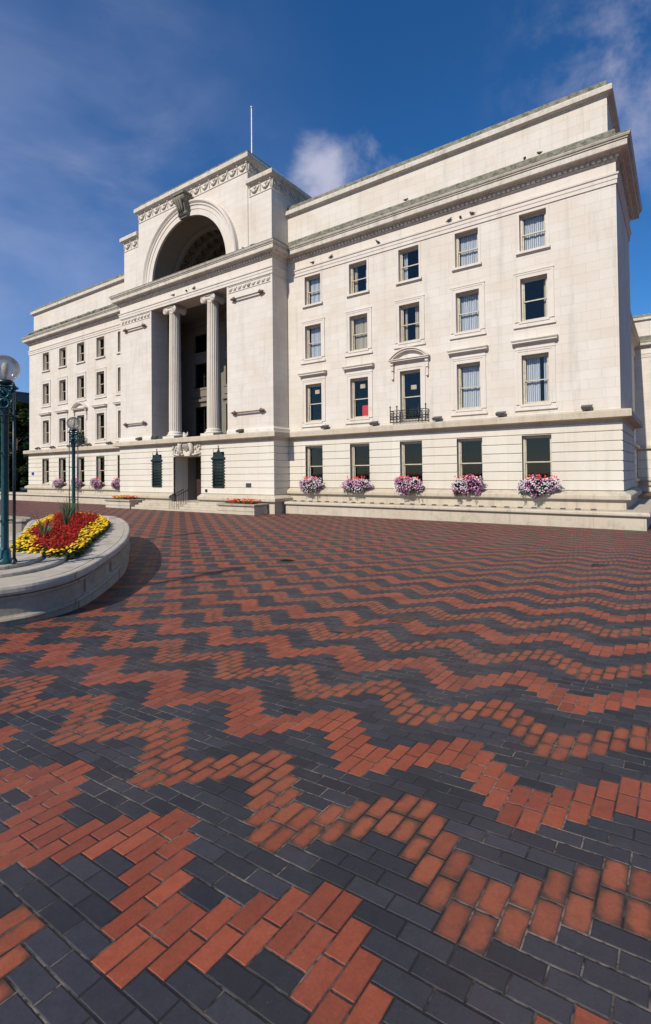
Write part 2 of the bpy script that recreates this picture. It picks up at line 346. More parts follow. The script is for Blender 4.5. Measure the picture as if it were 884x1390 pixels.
# ------------------------------------------------------------------ object helpers
def props(o, label=None, cat=None, group=None, kind=None):
    for k, v in (('label', label), ('category', cat), ('group', group), ('kind', kind)):
        if v: o[k] = v
    return o
def empty(name, loc, label=None, cat=None, group=None, rz=0):
    o = bpy.data.objects.new(name, None); col.objects.link(o); o.location = loc; o.rotation_euler = (0, 0, rz)
    o.empty_display_size = .2
    return props(o, label, cat, group)
class MB:
    def __init__(s): s.v, s.f, s.mi, s.sm = [], [], [], []
    def add(s, vs, fs, mi=0, smooth=False):
        k = len(s.v); s.v += [tuple(p) for p in vs]
        for f in fs: s.f.append(tuple(k+i for i in f)); s.mi.append(mi); s.sm.append(smooth)
    def box(s, x0, x1, y0, y1, z0, z1, mi=0):
        if x0 > x1: x0, x1 = x1, x0
        if y0 > y1: y0, y1 = y1, y0
        s.add([(x0,y0,z0),(x1,y0,z0),(x1,y1,z0),(x0,y1,z0),(x0,y0,z1),(x1,y0,z1),(x1,y1,z1),(x0,y1,z1)],
              [(0,3,2,1),(4,5,6,7),(0,1,5,4),(1,2,6,5),(2,3,7,6),(3,0,4,7)], mi)
    def tube(s, pts, r, n=6, mi=0, closed=False, cap=True):
        pts = [Vector(p) for p in pts]; rs = r if isinstance(r, (list, tuple)) else [r]*len(pts)
        rings = []; up = Vector((0, 0, 1)); last = None
        m = len(pts)
        for i, p in enumerate(pts):
            if closed: d = pts[(i+1) % m]-pts[i-1]
            else: d = pts[min(i+1, m-1)]-pts[max(i-1, 0)]
            if d.length < 1e-9: d = Vector((0,0,1))
            d.normalize()
            if last is None:
                a = d.cross(up); a = a if a.length > .1 else d.cross(Vector((1, 0, 0)))
            else: a = last-d*last.dot(d)
            a.normalize(); last = a; b = d.cross(a)
            rings.append([p+(a*math.cos(2*math.pi*k/n)+b*math.sin(2*math.pi*k/n))*rs[i] for k in range(n)])
        vs = [q for rg in rings for q in rg]; fs = []
        for i in range(m if closed else m-1):
            j = (i+1) % m
            for k in range(n): fs.append((i*n+k, i*n+(k+1) % n, j*n+(k+1) % n, j*n+k))
        if cap and not closed: fs += [tuple(range(n-1, -1, -1)), tuple(range((m-1)*n, m*n))]
        s.add(vs, fs, mi, True)
    def lathe(s, prof, n=24, c=(0,0,0), mi=0, smooth=True):
        vs, fs = [], []
        for r, z in prof:
            for k in range(n): vs.append((c[0]+r*math.cos(2*math.pi*k/n), c[1]+r*math.sin(2*math.pi*k/n), c[2]+z))
        for i in range(len(prof)-1):
            for k in range(n): fs.append((i*n+k, i*n+(k+1) % n, (i+1)*n+(k+1) % n, (i+1)*n+k))
        fs += [tuple(range(n-1, -1, -1)), tuple(range((len(prof)-1)*n, len(prof)*n))]
        s.add(vs, fs, mi, smooth)
    def sphere(s, c, r, n=10, m=6, mi=0, sx=1, sy=1, sz=1):
        s.lathe2([(math.sin(math.pi*j/m)*r, -math.cos(math.pi*j/m)*r) for j in range(m+1)], n, c, mi, sx, sy, sz)
    def lathe2(s, prof, n, c, mi, sx, sy, sz):
        vs, fs = [], []
        for r, z in prof:
            r = max(r, 1e-4)
            for k in range(n): vs.append((c[0]+sx*r*math.cos(2*math.pi*k/n), c[1]+sy*r*math.sin(2*math.pi*k/n), c[2]+sz*z))
        for i in range(len(prof)-1):
            for k in range(n): fs.append((i*n+k, i*n+(k+1) % n, (i+1)*n+(k+1) % n, (i+1)*n+k))
        s.add(vs, fs, mi, True)
    def sweep(s, path, prof, closed=False, mi=0, smooth=False):
        """path: plan points, travel direction has the outside on its right; prof: (out, z) ring, closed polygon"""
        n = len(path); m = len(prof); P = [Vector(p) for p in path]; off = []
        for i in range(n):
            if closed or 0 < i < n-1:
                d0 = (P[i]-P[i-1]).normalized(); d1 = (P[(i+1) % n]-P[i]).normalized()
            elif i == 0: d0 = d1 = (P[1]-P[0]).normalized()
            else: d0 = d1 = (P[-1]-P[-2]).normalized()
            n0 = Vector((d0.y, -d0.x)); n1 = Vector((d1.y, -d1.x)); b = n0+n1; b = b/max(b.dot(n0), .2)
            off.append(b)
        vs = [(P[i].x+off[i].x*o, P[i].y+off[i].y*o, z) for i in range(n) for o, z in prof]; fs = []
        for i in range(n if closed else n-1):
            j = (i+1) % n
            for k in range(m):
                l = (k+1) % m; fs.append((i*m+k, i*m+l, j*m+l, j*m+k))
        if not closed: fs += [tuple(range(m-1, -1, -1)), tuple(range((n-1)*m, n*m))]
        s.add(vs, fs, mi, smooth)
    def disc(s, pts, z, mi=0): s.add([(x, y, z) for x, y in pts], [tuple(range(len(pts)))], mi)
    def build(s, name, mats, parent=None, loc=(0, 0, 0), fix=True, rot=None):
        me = bpy.data.meshes.new(name); me.from_pydata(s.v, [], s.f)
        for m_ in (mats if isinstance(mats, (list, tuple)) else [mats]): me.materials.append(m_)
        me.polygons.foreach_set('material_index', s.mi); me.polygons.foreach_set('use_smooth', s.sm); me.update()
        if fix:
            import bmesh
            bm = bmesh.new(); bm.from_mesh(me); bmesh.ops.recalc_face_normals(bm, faces=bm.faces); bm.to_mesh(me); bm.free()
        o = bpy.data.objects.new(name, me); col.objects.link(o); o.location = loc
        if rot: o.rotation_euler = rot
        if parent: o.parent = parent
        return o
def put(o, name, parent, loc, sx=1):
    c = o.copy(); c.name = name; col.objects.link(c); c.parent = parent; c.location = loc; c.scale = (sx, 1, 1)
    return c
def copy_tree(o, loc, label=None, rz=None):
    c = o.copy(); col.objects.link(c); c.location = loc
    if rz is not None: c.rotation_euler = (0, 0, rz)
    if label: c['label'] = label
    for ch in list(o.children):
        d = ch.copy(); col.objects.link(d); d.parent = c
        for g in list(ch.children):
            e = g.copy(); col.objects.link(e); e.parent = d
    return c
# ------------------------------------------------------------------ ground (measured crossfall of the plaza, mm)
GZ = [[140,135,130,125,119,111,103,93,81,67,52,36,21,8,0,0,0,0,0],[139,134,129,124,118,111,102,92,80,67,52,36,21,8,0,0,0,0,0],[138,134,129,123,117,110,102,92,80,67,52,36,21,8,0,0,0,0,0],[137,133,128,123,117,110,101,92,80,66,51,36,21,8,0,0,0,0,0],[136,132,127,122,116,109,101,91,79,66,51,36,21,8,0,0,0,0,0],[135,131,126,121,115,108,100,91,79,66,51,36,21,8,0,0,0,0,0],[134,130,125,120,114,107,99,90,78,65,51,35,21,8,0,0,0,0,0],[133,128,124,119,113,106,98,89,78,65,50,35,20,8,0,0,0,0,0],[132,127,122,117,112,105,97,88,77,64,50,35,20,8,0,0,0,0,0],[131,126,121,116,110,103,96,87,76,63,49,34,20,8,0,0,0,0,0],[130,125,119,114,108,102,94,85,74,62,48,34,20,8,0,0,0,0,0],[130,124,118,113,106,100,92,83,73,61,47,33,19,8,0,0,0,0,0],[131,124,118,111,105,98,90,81,70,59,46,32,19,7,0,0,0,0,0],[134,126,118,111,103,96,88,78,68,56,44,31,18,7,0,0,0,0,0],[139,129,120,111,103,94,85,76,65,54,42,29,17,7,0,0,0,0,0],[147,135,124,114,103,93,83,73,62,51,39,27,16,6,0,0,0,0,0],[160,145,131,118,105,93,82,70,59,47,36,25,14,6,0,0,0,0,0],[178,160,142,125,110,95,81,68,56,44,32,22,12,5,0,0,0,0,0],[202,180,158,137,117,99,82,67,53,40,29,19,10,4,0,0,0,0,0],[235,207,179,153,129,106,86,68,52,38,26,16,8,3,0,0,0,0,0],[276,241,208,175,145,117,93,71,52,37,24,14,7,2,0,0,0,0,0],[327,284,243,204,167,133,104,78,57,39,25,14,7,2,0,0,0,0,0],[387,336,287,239,195,155,120,90,66,46,30,18,9,3,0,0,0,0,0],[456,398,340,283,230,183,142,109,82,60,41,25,13,4,0,0,0,0,0],[535,469,402,336,273,218,172,136,107,82,59,38,21,7,0,0,0,0,0],[623,550,476,400,326,261,211,174,143,115,86,58,32,12,0,0,0,0,0],[717,640,560,477,391,315,263,225,193,160,124,85,48,18,0,0,0,0,0],[814,735,654,567,471,388,332,295,260,219,171,119,68,26,0,0,0,0,0],[910,831,750,663,562,483,428,386,342,289,226,158,90,34,0,0,0,0,0],[1003,924,843,760,677,609,550,493,432,361,282,196,112,42,0,0,0,0,0],[1090,1014,939,868,800,730,665,590,510,422,326,226,128,48,0,0,0,0,0],[1171,1095,1022,952,882,809,733,646,552,451,344,235,133,50,0,0,0,0,0],[1243,1165,1088,1013,937,856,769,673,569,459,345,232,130,48,0,0,0,0,0],[1303,1221,1138,1056,971,881,785,681,570,454,337,224,124,45,0,0,0,0,0],[1353,1264,1174,1084,990,891,787,676,560,441,324,213,116,42,0,0,0,0,0],[1392,1296,1199,1100,998,892,781,665,546,426,309,202,109,39,0,0,0,0,0],[1421,1318,1214,1108,999,887,770,650,529,409,295,190,102,36,0,0,0,0,0],[1443,1334,1224,1111,996,878,757,635,512,393,281,180,96,34,0,0,0,0,0],[1459,1344,1229,1111,991,868,744,619,496,378,268,171,90,32,0,0,0,0,0],[1471,1352,1231,1109,985,858,731,605,482,364,256,162,85,30,0,0,0,0,0],[1480,1357,1233,1107,978,849,719,591,468,351,245,154,80,27,0,0,0,0,0]]
def _g(i, j): return GZ[max(0, min(40, i))][max(0, min(18, j))]/1000.0
def gz(x, y):
    u = max(0.0, min(40.0, (x+60)/2.0)); v = max(0.0, min(18.0, (y+4)/2.0))
    i, j = int(u), int(v); fu, fv = u-i, v-j
    def cr(a, b, c, d, t): return b+.5*t*(c-a+t*(2*a-5*b+4*c-d+t*(3*(b-c)+d-a)))
    return cr(*[cr(*[_g(i+p, j+q) for q in (-1, 0, 1, 2)], fv) for p in (-1, 0, 1, 2)], fu)
xs = [-700,-500,-350,-250,-180,-130,-100,-80,-70]+[-60+.5*k for k in range(161)]+[24,30,40,60,90,140,250,400,700]
ys = [-400,-250,-150,-80,-40,-20,-10,-6]+[-4+.5*k for k in range(65)]+[32,40,60,90,140,220,350,600,900]
vs = [(x, y, gz(x, y)) for x in xs for y in ys]; n = len(ys)
fs = [(i*n+j, (i+1)*n+j, (i+1)*n+j+1, i*n+j+1) for i in range(len(xs)-1) for j in range(n-1)]
g = MB(); g.add(vs, fs, 0, True); ground = g.build('plaza_paving', M['paving'], fix=False); props(ground, kind='structure')
g = MB(); g.box(-400, -61, 29, 400, -.3, .03); lawn = g.build('lawn', M['lawn']); props(lawn, kind='structure')

# ------------------------------------------------------------------ civic building
D, P = 25.932, 24.41
CC, PH = -29.485, 8.33
XR, XL = -2.104, -56.866
PL, PR = CC-PH, CC+PH
WX = [-19.07, -15.67, -12.32, -8.98, -5.67]
WXL = [2*CC-x for x in WX]
bld = empty('civic_building', (CC, D, 0), 'long white limestone civic building with central arched portico and two columns', 'building')
def bb(mb, name, mat, loc=None): # build a part given in world coordinates
    o = mb.build(name, mat, bld, (0, 0, 0)); o.location = (-CC, -D, 0); return o
BO = Vector((CC, D, 0))

def wall_open(mb, x0, x1, z0, z1, y, ops, depth=.42, mi=0):
    """front face at y with rectangular openings (xa, xb, za, zb) and their reveals"""
    X = sorted({x0, x1, *[v for o in ops for v in o[:2]]}); Z = sorted({z0, z1, *[v for o in ops for v in o[2:4]]})
    for i in range(len(X)-1):
        for j in range(len(Z)-1):
            mx, mz = (X[i]+X[i+1])/2, (Z[j]+Z[j+1])/2
            if any(o[0] < mx < o[1] and o[2] < mz < o[3] for o in ops): continue
            mb.add([(X[i], y, Z[j]), (X[i+1], y, Z[j]), (X[i+1], y, Z[j+1]), (X[i], y, Z[j+1])], [(0, 1, 2, 3)], mi)
    for a, b, c, d in [o[:4] for o in ops]:
        Y = y+depth
        mb.add([(a,y,c),(a,Y,c),(a,Y,d),(a,y,d)], [(3,2,1,0)], mi); mb.add([(b,y,c),(b,Y,c),(b,Y,d),(b,y,d)], [(0,1,2,3)], mi)
        mb.add([(a,y,d),(b,y,d),(b,Y,d),(a,Y,d)], [(0,1,2,3)], mi); mb.add([(a,y,c),(b,y,c),(b,Y,c),(a,Y,c)], [(3,2,1,0)], mi)
W0 = 1.25
ROWS = {4: (13.40, 15.26), 3: (9.93, 12.06), 2: (5.83, 8.26), 1: (1.75, 4.30)}
def ops_for(cx, door):
    o = [(cx-W0/2, cx+W0/2, *ROWS[4]), (cx-W0/2, cx+W0/2, *ROWS[3])]
    o.append((cx-W0/2, cx+W0/2, 5.42 if door else 5.83, 8.30 if door else 8.26))
    return o
# wing walls
for side, xs_, xa, xb in (('r', WX, PR, XR), ('l', WXL, XL, PL)):
    up = []; lo = []
    for k, cx in enumerate(xs_):
        up += ops_for(cx, k == 2); lo.append((cx-.68, cx+.68, *ROWS[1]))
    m = MB(); wall_open(m, xa, xb, 4.7, 16.6, D, up)
    bb(m, 'upper_wall', M['stone'])
    m = MB(); wall_open(m, xa, xb, -.2, 4.8, D, lo); bb(m, 'ground_storey_wall', M['rustic'])
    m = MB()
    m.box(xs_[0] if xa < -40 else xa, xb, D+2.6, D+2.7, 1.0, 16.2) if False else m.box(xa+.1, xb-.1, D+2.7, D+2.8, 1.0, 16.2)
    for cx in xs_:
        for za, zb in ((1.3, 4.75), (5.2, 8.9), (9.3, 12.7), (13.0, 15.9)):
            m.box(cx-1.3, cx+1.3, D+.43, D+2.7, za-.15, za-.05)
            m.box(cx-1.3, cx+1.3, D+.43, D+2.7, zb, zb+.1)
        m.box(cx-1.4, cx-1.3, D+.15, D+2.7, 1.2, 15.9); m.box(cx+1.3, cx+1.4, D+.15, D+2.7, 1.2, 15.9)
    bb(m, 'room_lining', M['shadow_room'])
m = MB()   # ends and back
m.box(XR-.02, XR, D+.001, 33, -.2, 16.6); m.box(XR-2.0, XR-.02, 32.98, 33, -.2, 16.6); m.box(XR-2.02, XR-2.0, 33, 68.6, -.2, 16.6)
bb(m, 'side_wall', M['stone'])
m = MB(); m.box(XL, XL+.02, D+.001, 68, -.2, 16.6); bb(m, 'side_wall', M['stone'])
# rear wing seen past the right-hand corner
m = MB(); m.box(XR-3, 22, 68.6, 76, -.2, 16.6); bb(m, 'rear_wing_wall', M['stone'])

MAIN = [(XL, 68), (XL, D), (PL, D), (PL, P), (PR, P), (PR, D), (XR, D), (XR, 33), (XR-2, 33), (XR-2, 68.6), (24, 68.6)]
# entablature
ARCH = [(-.15, 15.44), (.05, 15.44), (.05, 15.62), (.075, 15.63), (.075, 15.79), (.12, 15.82), (.13, 15.90), (.03, 15.93), (-.15, 15.93)]
m = MB(); m.sweep(MAIN, ARCH); bb(m, 'architrave', M['trim'])
m = MB(); m.sweep(MAIN, [(-.15, 15.94), (.012, 15.94), (.012, 16.45), (-.15, 16.45)]); bb(m, 'frieze', M['trim'])
CORN = [(-.15, 16.46), (.05, 16.46), (.09, 16.52), (.10, 16.68), (.24, 16.72), (.28, 16.79), (.49, 16.80), (.50, 16.82), (.50, 17.04), (.46, 17.05), (.46, 17.075), (.535, 17.08), (.545, 17.12), (.51, 17.13), (.51, 17.15), (.585, 17.16), (.625, 17.23), (.63, 17.262), (-.15, 17.262)]
m = MB(); m.sweep(MAIN, CORN)
MOSSTOP = [(-.15, 17.265), (.60, 17.265), (.638, 17.268), (.638, 17.325), (.40, 17.38), (-.15, 17.42)]
def dent(x0, x1, y):
    k = int((x1-x0)/.235)
    for i in range(k): x = x0+(i+.5)*(x1-x0)/k; m.box(x-.07, x+.07, y-.20, y-.085, 16.56, 16.68)
dent(PR+.15, XR+.2, D); dent(XL-.2, PL-.15, D); dent(PL-.2, PR+.2, P)
for i in range(28): y = D+.1+i*.245; m.box(XR+.085, XR+.20, y-.07, y+.07, 16.56, 16.68)
bb(m, 'cornice', M['cap'])
m = MB(); m.sweep(MAIN, MOSSTOP); bb(m, 'cornice_top', M['mossy'])
# blocking course above the cornice, weathered green and grey
m = MB()
BLK = [(-.9, 17.35), (.02, 17.35), (.02, 17.88), (-.03, 17.95), (-.9, 17.97)]
m.sweep([(XL, 66), (XL, D), (PL-.02, D)], BLK); bb(m, 'blocking_course', M['mossy']); m = MB(); m.sweep([(PR+.02, D), (XR, D), (XR, 33), (XR-2, 33), (XR-2, 68.6), (24, 68.6)], BLK); bb(m, 'blocking_course', M['mossy']); m = MB()
m.sweep([(PL, P+3), (PL, P), (PR, P), (PR, P+3)], [(-.5, 17.35), (.0, 17.35), (.0, 17.58), (-.5, 17.60)])
bb(m, 'blocking_course', M['mossy'])
# attic storey
SIDE8 = 8.12-.02
AT1 = [(XL+.31, 66), (XL+.31, D+.31), (CC-SIDE8, D+.31)]
AT = [(CC+SIDE8, D+.31), (XR-.31, D+.31), (XR-.31, 32.7), (XR-2.31, 32.7), (XR-2.31, 68.9), (24, 68.9)]
for A_ in (AT, AT1):
    m = MB(); m.sweep(A_, [(-.3, 17.8), (0, 17.8), (0, 19.75), (-.3, 19.75)]); bb(m, 'attic_wall', M['stone'])
for A_ in (AT, AT1):
    m = MB(); m.sweep(A_, [(-.5, 19.70), (.04, 19.70), (.06, 19.78), (.20, 19.84), (.24, 19.86), (.24, 20.08), (.20, 20.14), (-.05, 20.18), (-.5, 20.18)]); bb(m, 'attic_cornice', M['cap'])
for A_ in (AT, AT1):
    m = MB(); m.sweep(A_, [(-.6, 20.18), (0, 20.18), (0, 20.46), (-.04, 20.52), (-.6, 20.52)]); bb(m, 'parapet_course', M['mossy'])
for bx in ((XL+.6, CC-6.06, D+.7, 66, 20.1, 20.3), (CC+6.06, XR-.6, D+.7, 33-.8, 20.1, 20.3), (CC+6.06, XR-2.8, 32.2, 66, 20.09, 20.29), (XR-2.6, 22, 69.3, 76, 20.1, 20.3)):
    m = MB(); m.box(*bx); bb(m, 'roof', M['lead'])
# string course over the ground storey
STR = [(-.15, 4.72), (.055, 4.72), (.07, 4.80), (.10, 4.86), (.34, 4.885), (.44, 4.92), (.44, 5.19), (.42, 5.24), (.05, 5.30), (-.15, 5.30)]
m = MB(); m.sweep(MAIN, STR); bb(m, 'string_course', M['plinth'])
m = MB()
for seg in ([(XL, 60), (XL, D), (PL, D), (PL, P), (CC-4.2, P)], [(CC+4.2, P), (PR, P), (PR, D), (XR, D), (XR, 33)]):
    m.sweep(seg, [(-.1, 5.28), (.06, 5.28), (.06, 5.47), (.03, 5.52), (-.1, 5.52)]) if False else None
for seg in ([(PL, D), (PL, P), (CC-4.19, P)], [(CC+4.19, P), (PR, P), (PR, D)]):
    m = MB(); m.sweep(seg, [(-.1, 5.28), (.10, 5.28), (.10, 5.46), (.05, 5.53), (.03, 5.60), (-.1, 5.60)]); bb(m, 'pier_base', M['trim'])

# rusticated courses, cut at the openings
GAP, PRD = .020, .055
def course(m, segs, z0, z1):
    pr = [(-.1, z0+GAP*.4), (0.0, z0+GAP*.5), (PRD, z0+GAP*2.0), (PRD, z1-GAP*1.6), (0.0, z1-GAP*.1), (-.1, z1)]
    for s_ in segs: m.sweep(s_, pr)
def cut(path_a, x0, x1, y, path_b, holes):
    """segments of a straight run x0..x1 at y with holes; path_a / path_b continue it round the corners"""
    segs = []; cur = path_a+[(x0, y)] if path_a else [(x0, y)]
    for a, b in sorted(holes): segs.append(cur+[(a, y)]); cur = [(b, y)]
    segs.append(cur+[(x1, y)]+path_b); return segs
m = MB()
rh = [(cx-.68, cx+.68) for cx in WX]; lh = [(cx-.68, cx+.68) for cx in WXL]
gh = [(CC-3.48-.56, CC-3.48+.56), (CC+3.33-.56, CC+3.33+.56)]; dh = [(CC-1.53, CC+1.53)]
zs = [1.17, 1.62, 2.07, 2.52, 2.97, 3.42, 3.87, 4.32]
for k in range(len(zs)):
    z0 = zs[k]; z1 = zs[k+1] if k+1 < len(zs) else 4.735
    wind = 1.6 < z0 < 4.3
    if z0 > 1.5:
        m_r = cut([], PR+.06, XR, D, [(XR, 33), (XR-2, 33), (XR-2, 68.5)], rh if wind else [])
        m_l = cut([(XL, 60)], XL, PL-.06, D, [], lh if wind else [])
        course(m, m_r, z0, z1); course(m, m_l, z0, z1)
    holes = (gh if 1.6 < z0 < 4.0 else [])+(dh if z0 < 3.8 else [])
    course(m, cut([(PL, D)], PL, PR, P, [(PR, D)], holes), z0, z1)
course(m, [[(XR-1.9, 68.54), (22, 68.54)]], 1.6, 2.6); course(m, [[(XR-1.9, 68.54), (22, 68.54)]], 2.6, 3.6); course(m, [[(XR-1.9, 68.54), (22, 68.54)]], 3.6, 4.7)
bb(m, 'rusticated_courses', M['rustic'])
# plinths
m = MB()
WP = [(-.15, .70), (.14, .70), (.14, 1.20), (.17, 1.225), (.33, 1.25), (.34, 1.30), (.34, 1.42), (.30, 1.47), (.14, 1.56), (.06, 1.615), (-.15, 1.62)]
m.sweep([(PR+.05, D), (XR, D), (XR, 33), (XR-2, 33), (XR-2, 68.5), (24, 68.5)], WP); bb(m, 'plinth', M['plinth'])
m = MB(); m.sweep([(XL, 60), (XL, D), (PL-.05, D)], WP); bb(m, 'plinth', M['plinth']); m = MB()
PP = [(-.15, -.2), (.22, -.2), (.22, .72), (.25, .75), (.40, .77), (.42, .82), (.42, .96), (.38, 1.01), (.18, 1.10), (.06, 1.165), (-.15, 1.17)]
m.sweep([(PL, D), (PL, P), (CC-1.53, P)], PP); bb(m, 'plinth', M['plinth']); m = MB(); m.sweep([(CC+1.53, P), (PR, P), (PR, D)], PP)
bb(m, 'plinth', M['plinth'])
for cx in WX+WXL:
    m = MB(); m.box(cx-.74, cx+.74, D-.12, D+.3, 1.63, 1.745); bb(m, 'window_sill', M['plinth'])

# ------------------------------------------------------------------ windows
def sash_mb(w, h, light=.05):
    m = MB(); fw = .085; y0 = .25
    def ring(x0, x1, z0, z1, t, ya, yb):
        m.box(x0, x0+t, ya, yb, z0, z1); m.box(x1-t, x1, ya, yb, z0, z1)
        m.box(x0+t, x1-t, ya, yb, z0, z0+t*1.1); m.box(x0+t, x1-t, ya, yb, z1-t, z1)
    ring(-w/2, w/2, 0, h, fw, y0-.03, y0+.14)
    mid = h*.49
    ring(-w/2+fw, w/2-fw, mid-.03, h-fw, light, y0+.015, y0+.055)
    ring(-w/2+fw, w/2-fw, fw*1.1, mid+.03, light, y0+.065, y0+.105)
    return m
def pane_mb(w, h):
    m = MB(); mid = h*.49
    m.box(-w/2+.12, w/2-.12, .285, .289, mid, h-.12); m.box(-w/2+.12, w/2-.12, .335, .339, .12, mid)
    return m
def curtain_mb(w, h, x0, x1, z0=0.0, amp=.018):
    m = MB(); n = max(10, int((x1-x0)*34)); vs = []; ph = random.random()*6
    for i in range(n+1):
        x = x0+(x1-x0)*i/n; y = .46+amp*math.sin(x*48+ph)+amp*.7*math.sin(x*21+ph*2)
        vs += [(x, y, .1+z0), (x, y+.01, h-.06)]
    m.add(vs, [(2*i, 2*i+2, 2*i+3, 2*i+1) for i in range(n)], 0, True); return m
TYPES = {}
def proto(row, w, h):
    if row in TYPES: return TYPES[row]
    s_ = sash_mb(w, h).build('window', M['frame']); p_ = pane_mb(w, h).build('pane', M['glass'])
    d_ = []
    m = MB()
    if row == 4:
        for a, b, t in ((.625, .70, .02), (.70, .76, .035)):
            pass
        o, t = .74, .028
        m.box(-o, -w/2, -t, .05, -.0, h+.11); m.box(w/2, o, -t, .05, 0, h+.11); m.box(-w/2, w/2, -t, .05, h, h+.11)
        d_.append(m.build('surround', M['trim'])); m = MB(); m.box(-.80, .80, -.13, .28, -.12, -.003); m.box(-.74, .74, -.06, .0, -.17, -.12); d_.append(m.build('sill', M['trim']))
    elif row == 3 or row == 2:
        for o, t, i in ((.915, .05, .80), (.80, .032, .625)):
            z0 = -.0
            m.box(-o, -i, -t, .05, z0, h+o-.625); m.box(i, o, -t, .05, z0, h+o-.625); m.box(-i, i, -t, .05, h+i-.625, h+o-.625)
        m.box(-.935, .935, -.07, 0, h+.27, h+.31)
        d_.append(m.build('surround', M['trim'])); m = MB()
        m.box(-.70, .70, -.085, .28, -.11, -.003); m.box(-.93, .93, -.055, .0, -.24, -.11); m.box(-.98, .98, -.09, 0, -.30, -.24)
        d_.append(m.build('sill', M['trim']))
        if row == 2:
            m = MB(); m.box(-.90, .90, -.04, 0, h+.315, h+.47)
            m.sweep([(-.93, 0.0), (-.93, -.0), (.93, 0.0)], [(0, h+.47), (.05, h+.47), (.08, h+.53), (.20, h+.56), (.24, h+.58), (.24, h+.66), (.28, h+.73), (.28, h+.76), (0, h+.80)]) if False else None
            for pr_, a_, b_ in ((.08, h+.47, h+.53), (.19, h+.53, h+.575), (.25, h+.575, h+.665), (.285, h+.665, h+.70), (.31, h+.70, h+.745)):
                m.box(-.90-pr_*.55, .90+pr_*.55, -pr_, 0, a_, b_)
            d_.append(m.build('hood', M['trim']))
    elif row == 'door':
        m.box(-.92, -.78, -.05, .05, 0, h+.28); m.box(.78, .92, -.05, .05, 0, h+.28); m.box(-.78, .78, -.05, .05, h+.13, h+.28)
        m.box(-.78, -w/2, -.03, .05, 0, h+.13); m.box(w/2, .78, -.03, .05, 0, h+.13); m.box(-w/2, w/2, -.03, .05, h, h+.13)
        d_.append(m.build('surround', M['trim'])); m = MB()
        m.box(-.92, .92, -.04, 0, h+.285, h+.47)
        for sx in (-1, 1):   # scroll brackets
            m.box(sx*.98, sx*1.14, -.16, 0, h+.05, h+.5); m.box(sx*1.0, sx*1.12, -.10, 0, h-.42, h+.05)
            m.tube([(sx*.98, -.14, h+.40), (sx*1.14, -.14, h+.40)], .085, 10); m.tube([(sx*1.0, -.08, h-.40), (sx*1.12, -.08, h-.40)], .06, 10)
        for pr_, a_, b_ in ((.16, h+.47, h+.54), (.28, h+.54, h+.62), (.33, h+.62, h+.67)): m.box(-1.0-pr_*.7, 1.0+pr_*.7, -pr_, 0, a_, b_)
        # segmental pediment
        hw, rise = 1.22, .58; Rr = (hw*hw+rise*rise)/(2*rise); zc_ = h+.67+rise-Rr; A0 = math.asin(hw/Rr); N = 18
        def arcb(r0, r1, dep):
            vs, fs = [], []
            for i in range(N+1):
                a = -A0+2*A0*i/N
                for r in (r0, r1):
                    z = max(zc_+r*math.cos(a), h+.665)
                    vs += [(r*math.sin(a), -dep, z), (r*math.sin(a), 0.0, z)]
            for i in range(N):
                k = 4*i; fs += [(k, k+4, k+6, k+2), (k+2, k+6, k+7, k+3), (k, k+1, k+5, k+4)]
            m.add(vs, fs+[(0, 2, 3, 1), (4*N, 4*N+1, 4*N+3, 4*N+2)])
        arcb(Rr-.07, Rr, .34); arcb(Rr-.16, Rr-.07, .27)
        vs = [(0, -.05, h+.67)]+[((Rr-.16)*math.sin(-A0+2*A0*i/N), -.05, max(h+.67, zc_+(Rr-.16)*math.cos(-A0+2*A0*i/N))) for i in range(N+1)]
        m.add(vs, [(0, i+1, i+2) for i in range(N)])
        d_.append(m.build('pediment', M['trim']))
    TYPES[row] = (s_, p_, d_); 
    for q in [s_, p_]+d_: q['_proto'] = 1
    return TYPES[row]
PROTO_USED = set()
def window(row, cx, y, z, curtains=(), extra=None, w=W0, h=None, par=None):
    s_, p_, d_ = proto(row, w, h)
    f = s_.copy(); f.name = 'window'; col.objects.link(f); f.parent = bld; f.location = (cx-CC, y-D, z)
    for q in [p_]+d_:
        c = q.copy(); c.name = q.name.split('.')[0]; col.objects.link(c); c.parent = f; c.location = (0, 0, 0)
    for (mt, x0, x1, z0) in curtains:
        c = curtain_mb(w, h, x0, x1, z0).build('curtain', M[mt], f, fix=False)
    if extra: extra(f)
    return f
def notice(f):
    m = MB(); m.box(-.10, .24, .298, .302, 1.83, 2.08); m.build('notice', M['paper'], f)
F = .5
CUR = {4: [[('net', -F, F, 0)], [('blind', -F, -.30, 0), ('net', .28, F, 0)], [('net', -F, -.28, 0)], [('net', -F, F, 0)], [('net', -F, F, 0)]],
       3: [[('net', -F, F, 0)], [('blind', -F, F, 0)], [('blind', -F, -.32, 0), ('blind', .16, F, 0)], [('net', -F, F, .0)], [('blind', .36, F, 0)]],
       2: [[], [], [], [('net', -F, F, 0)], [('net', -F, .12, 0), ('net', .3, F, .0)]]}
for k, cx in enumerate(WX):
    for row in (4, 3, 2):
        z0, z1 = ROWS[row]
        if row == 2 and k == 2:
            window('door', cx, D, 5.42, [], notice, h=2.88); continue
        ex = notice if (row == 2 and k < 2) else None
        window(row, cx, D, z0, CUR[row][k], ex, h=z1-z0)
    window(1, cx, D, ROWS[1][0], [], None, w=1.36, h=ROWS[1][1]-ROWS[1][0])
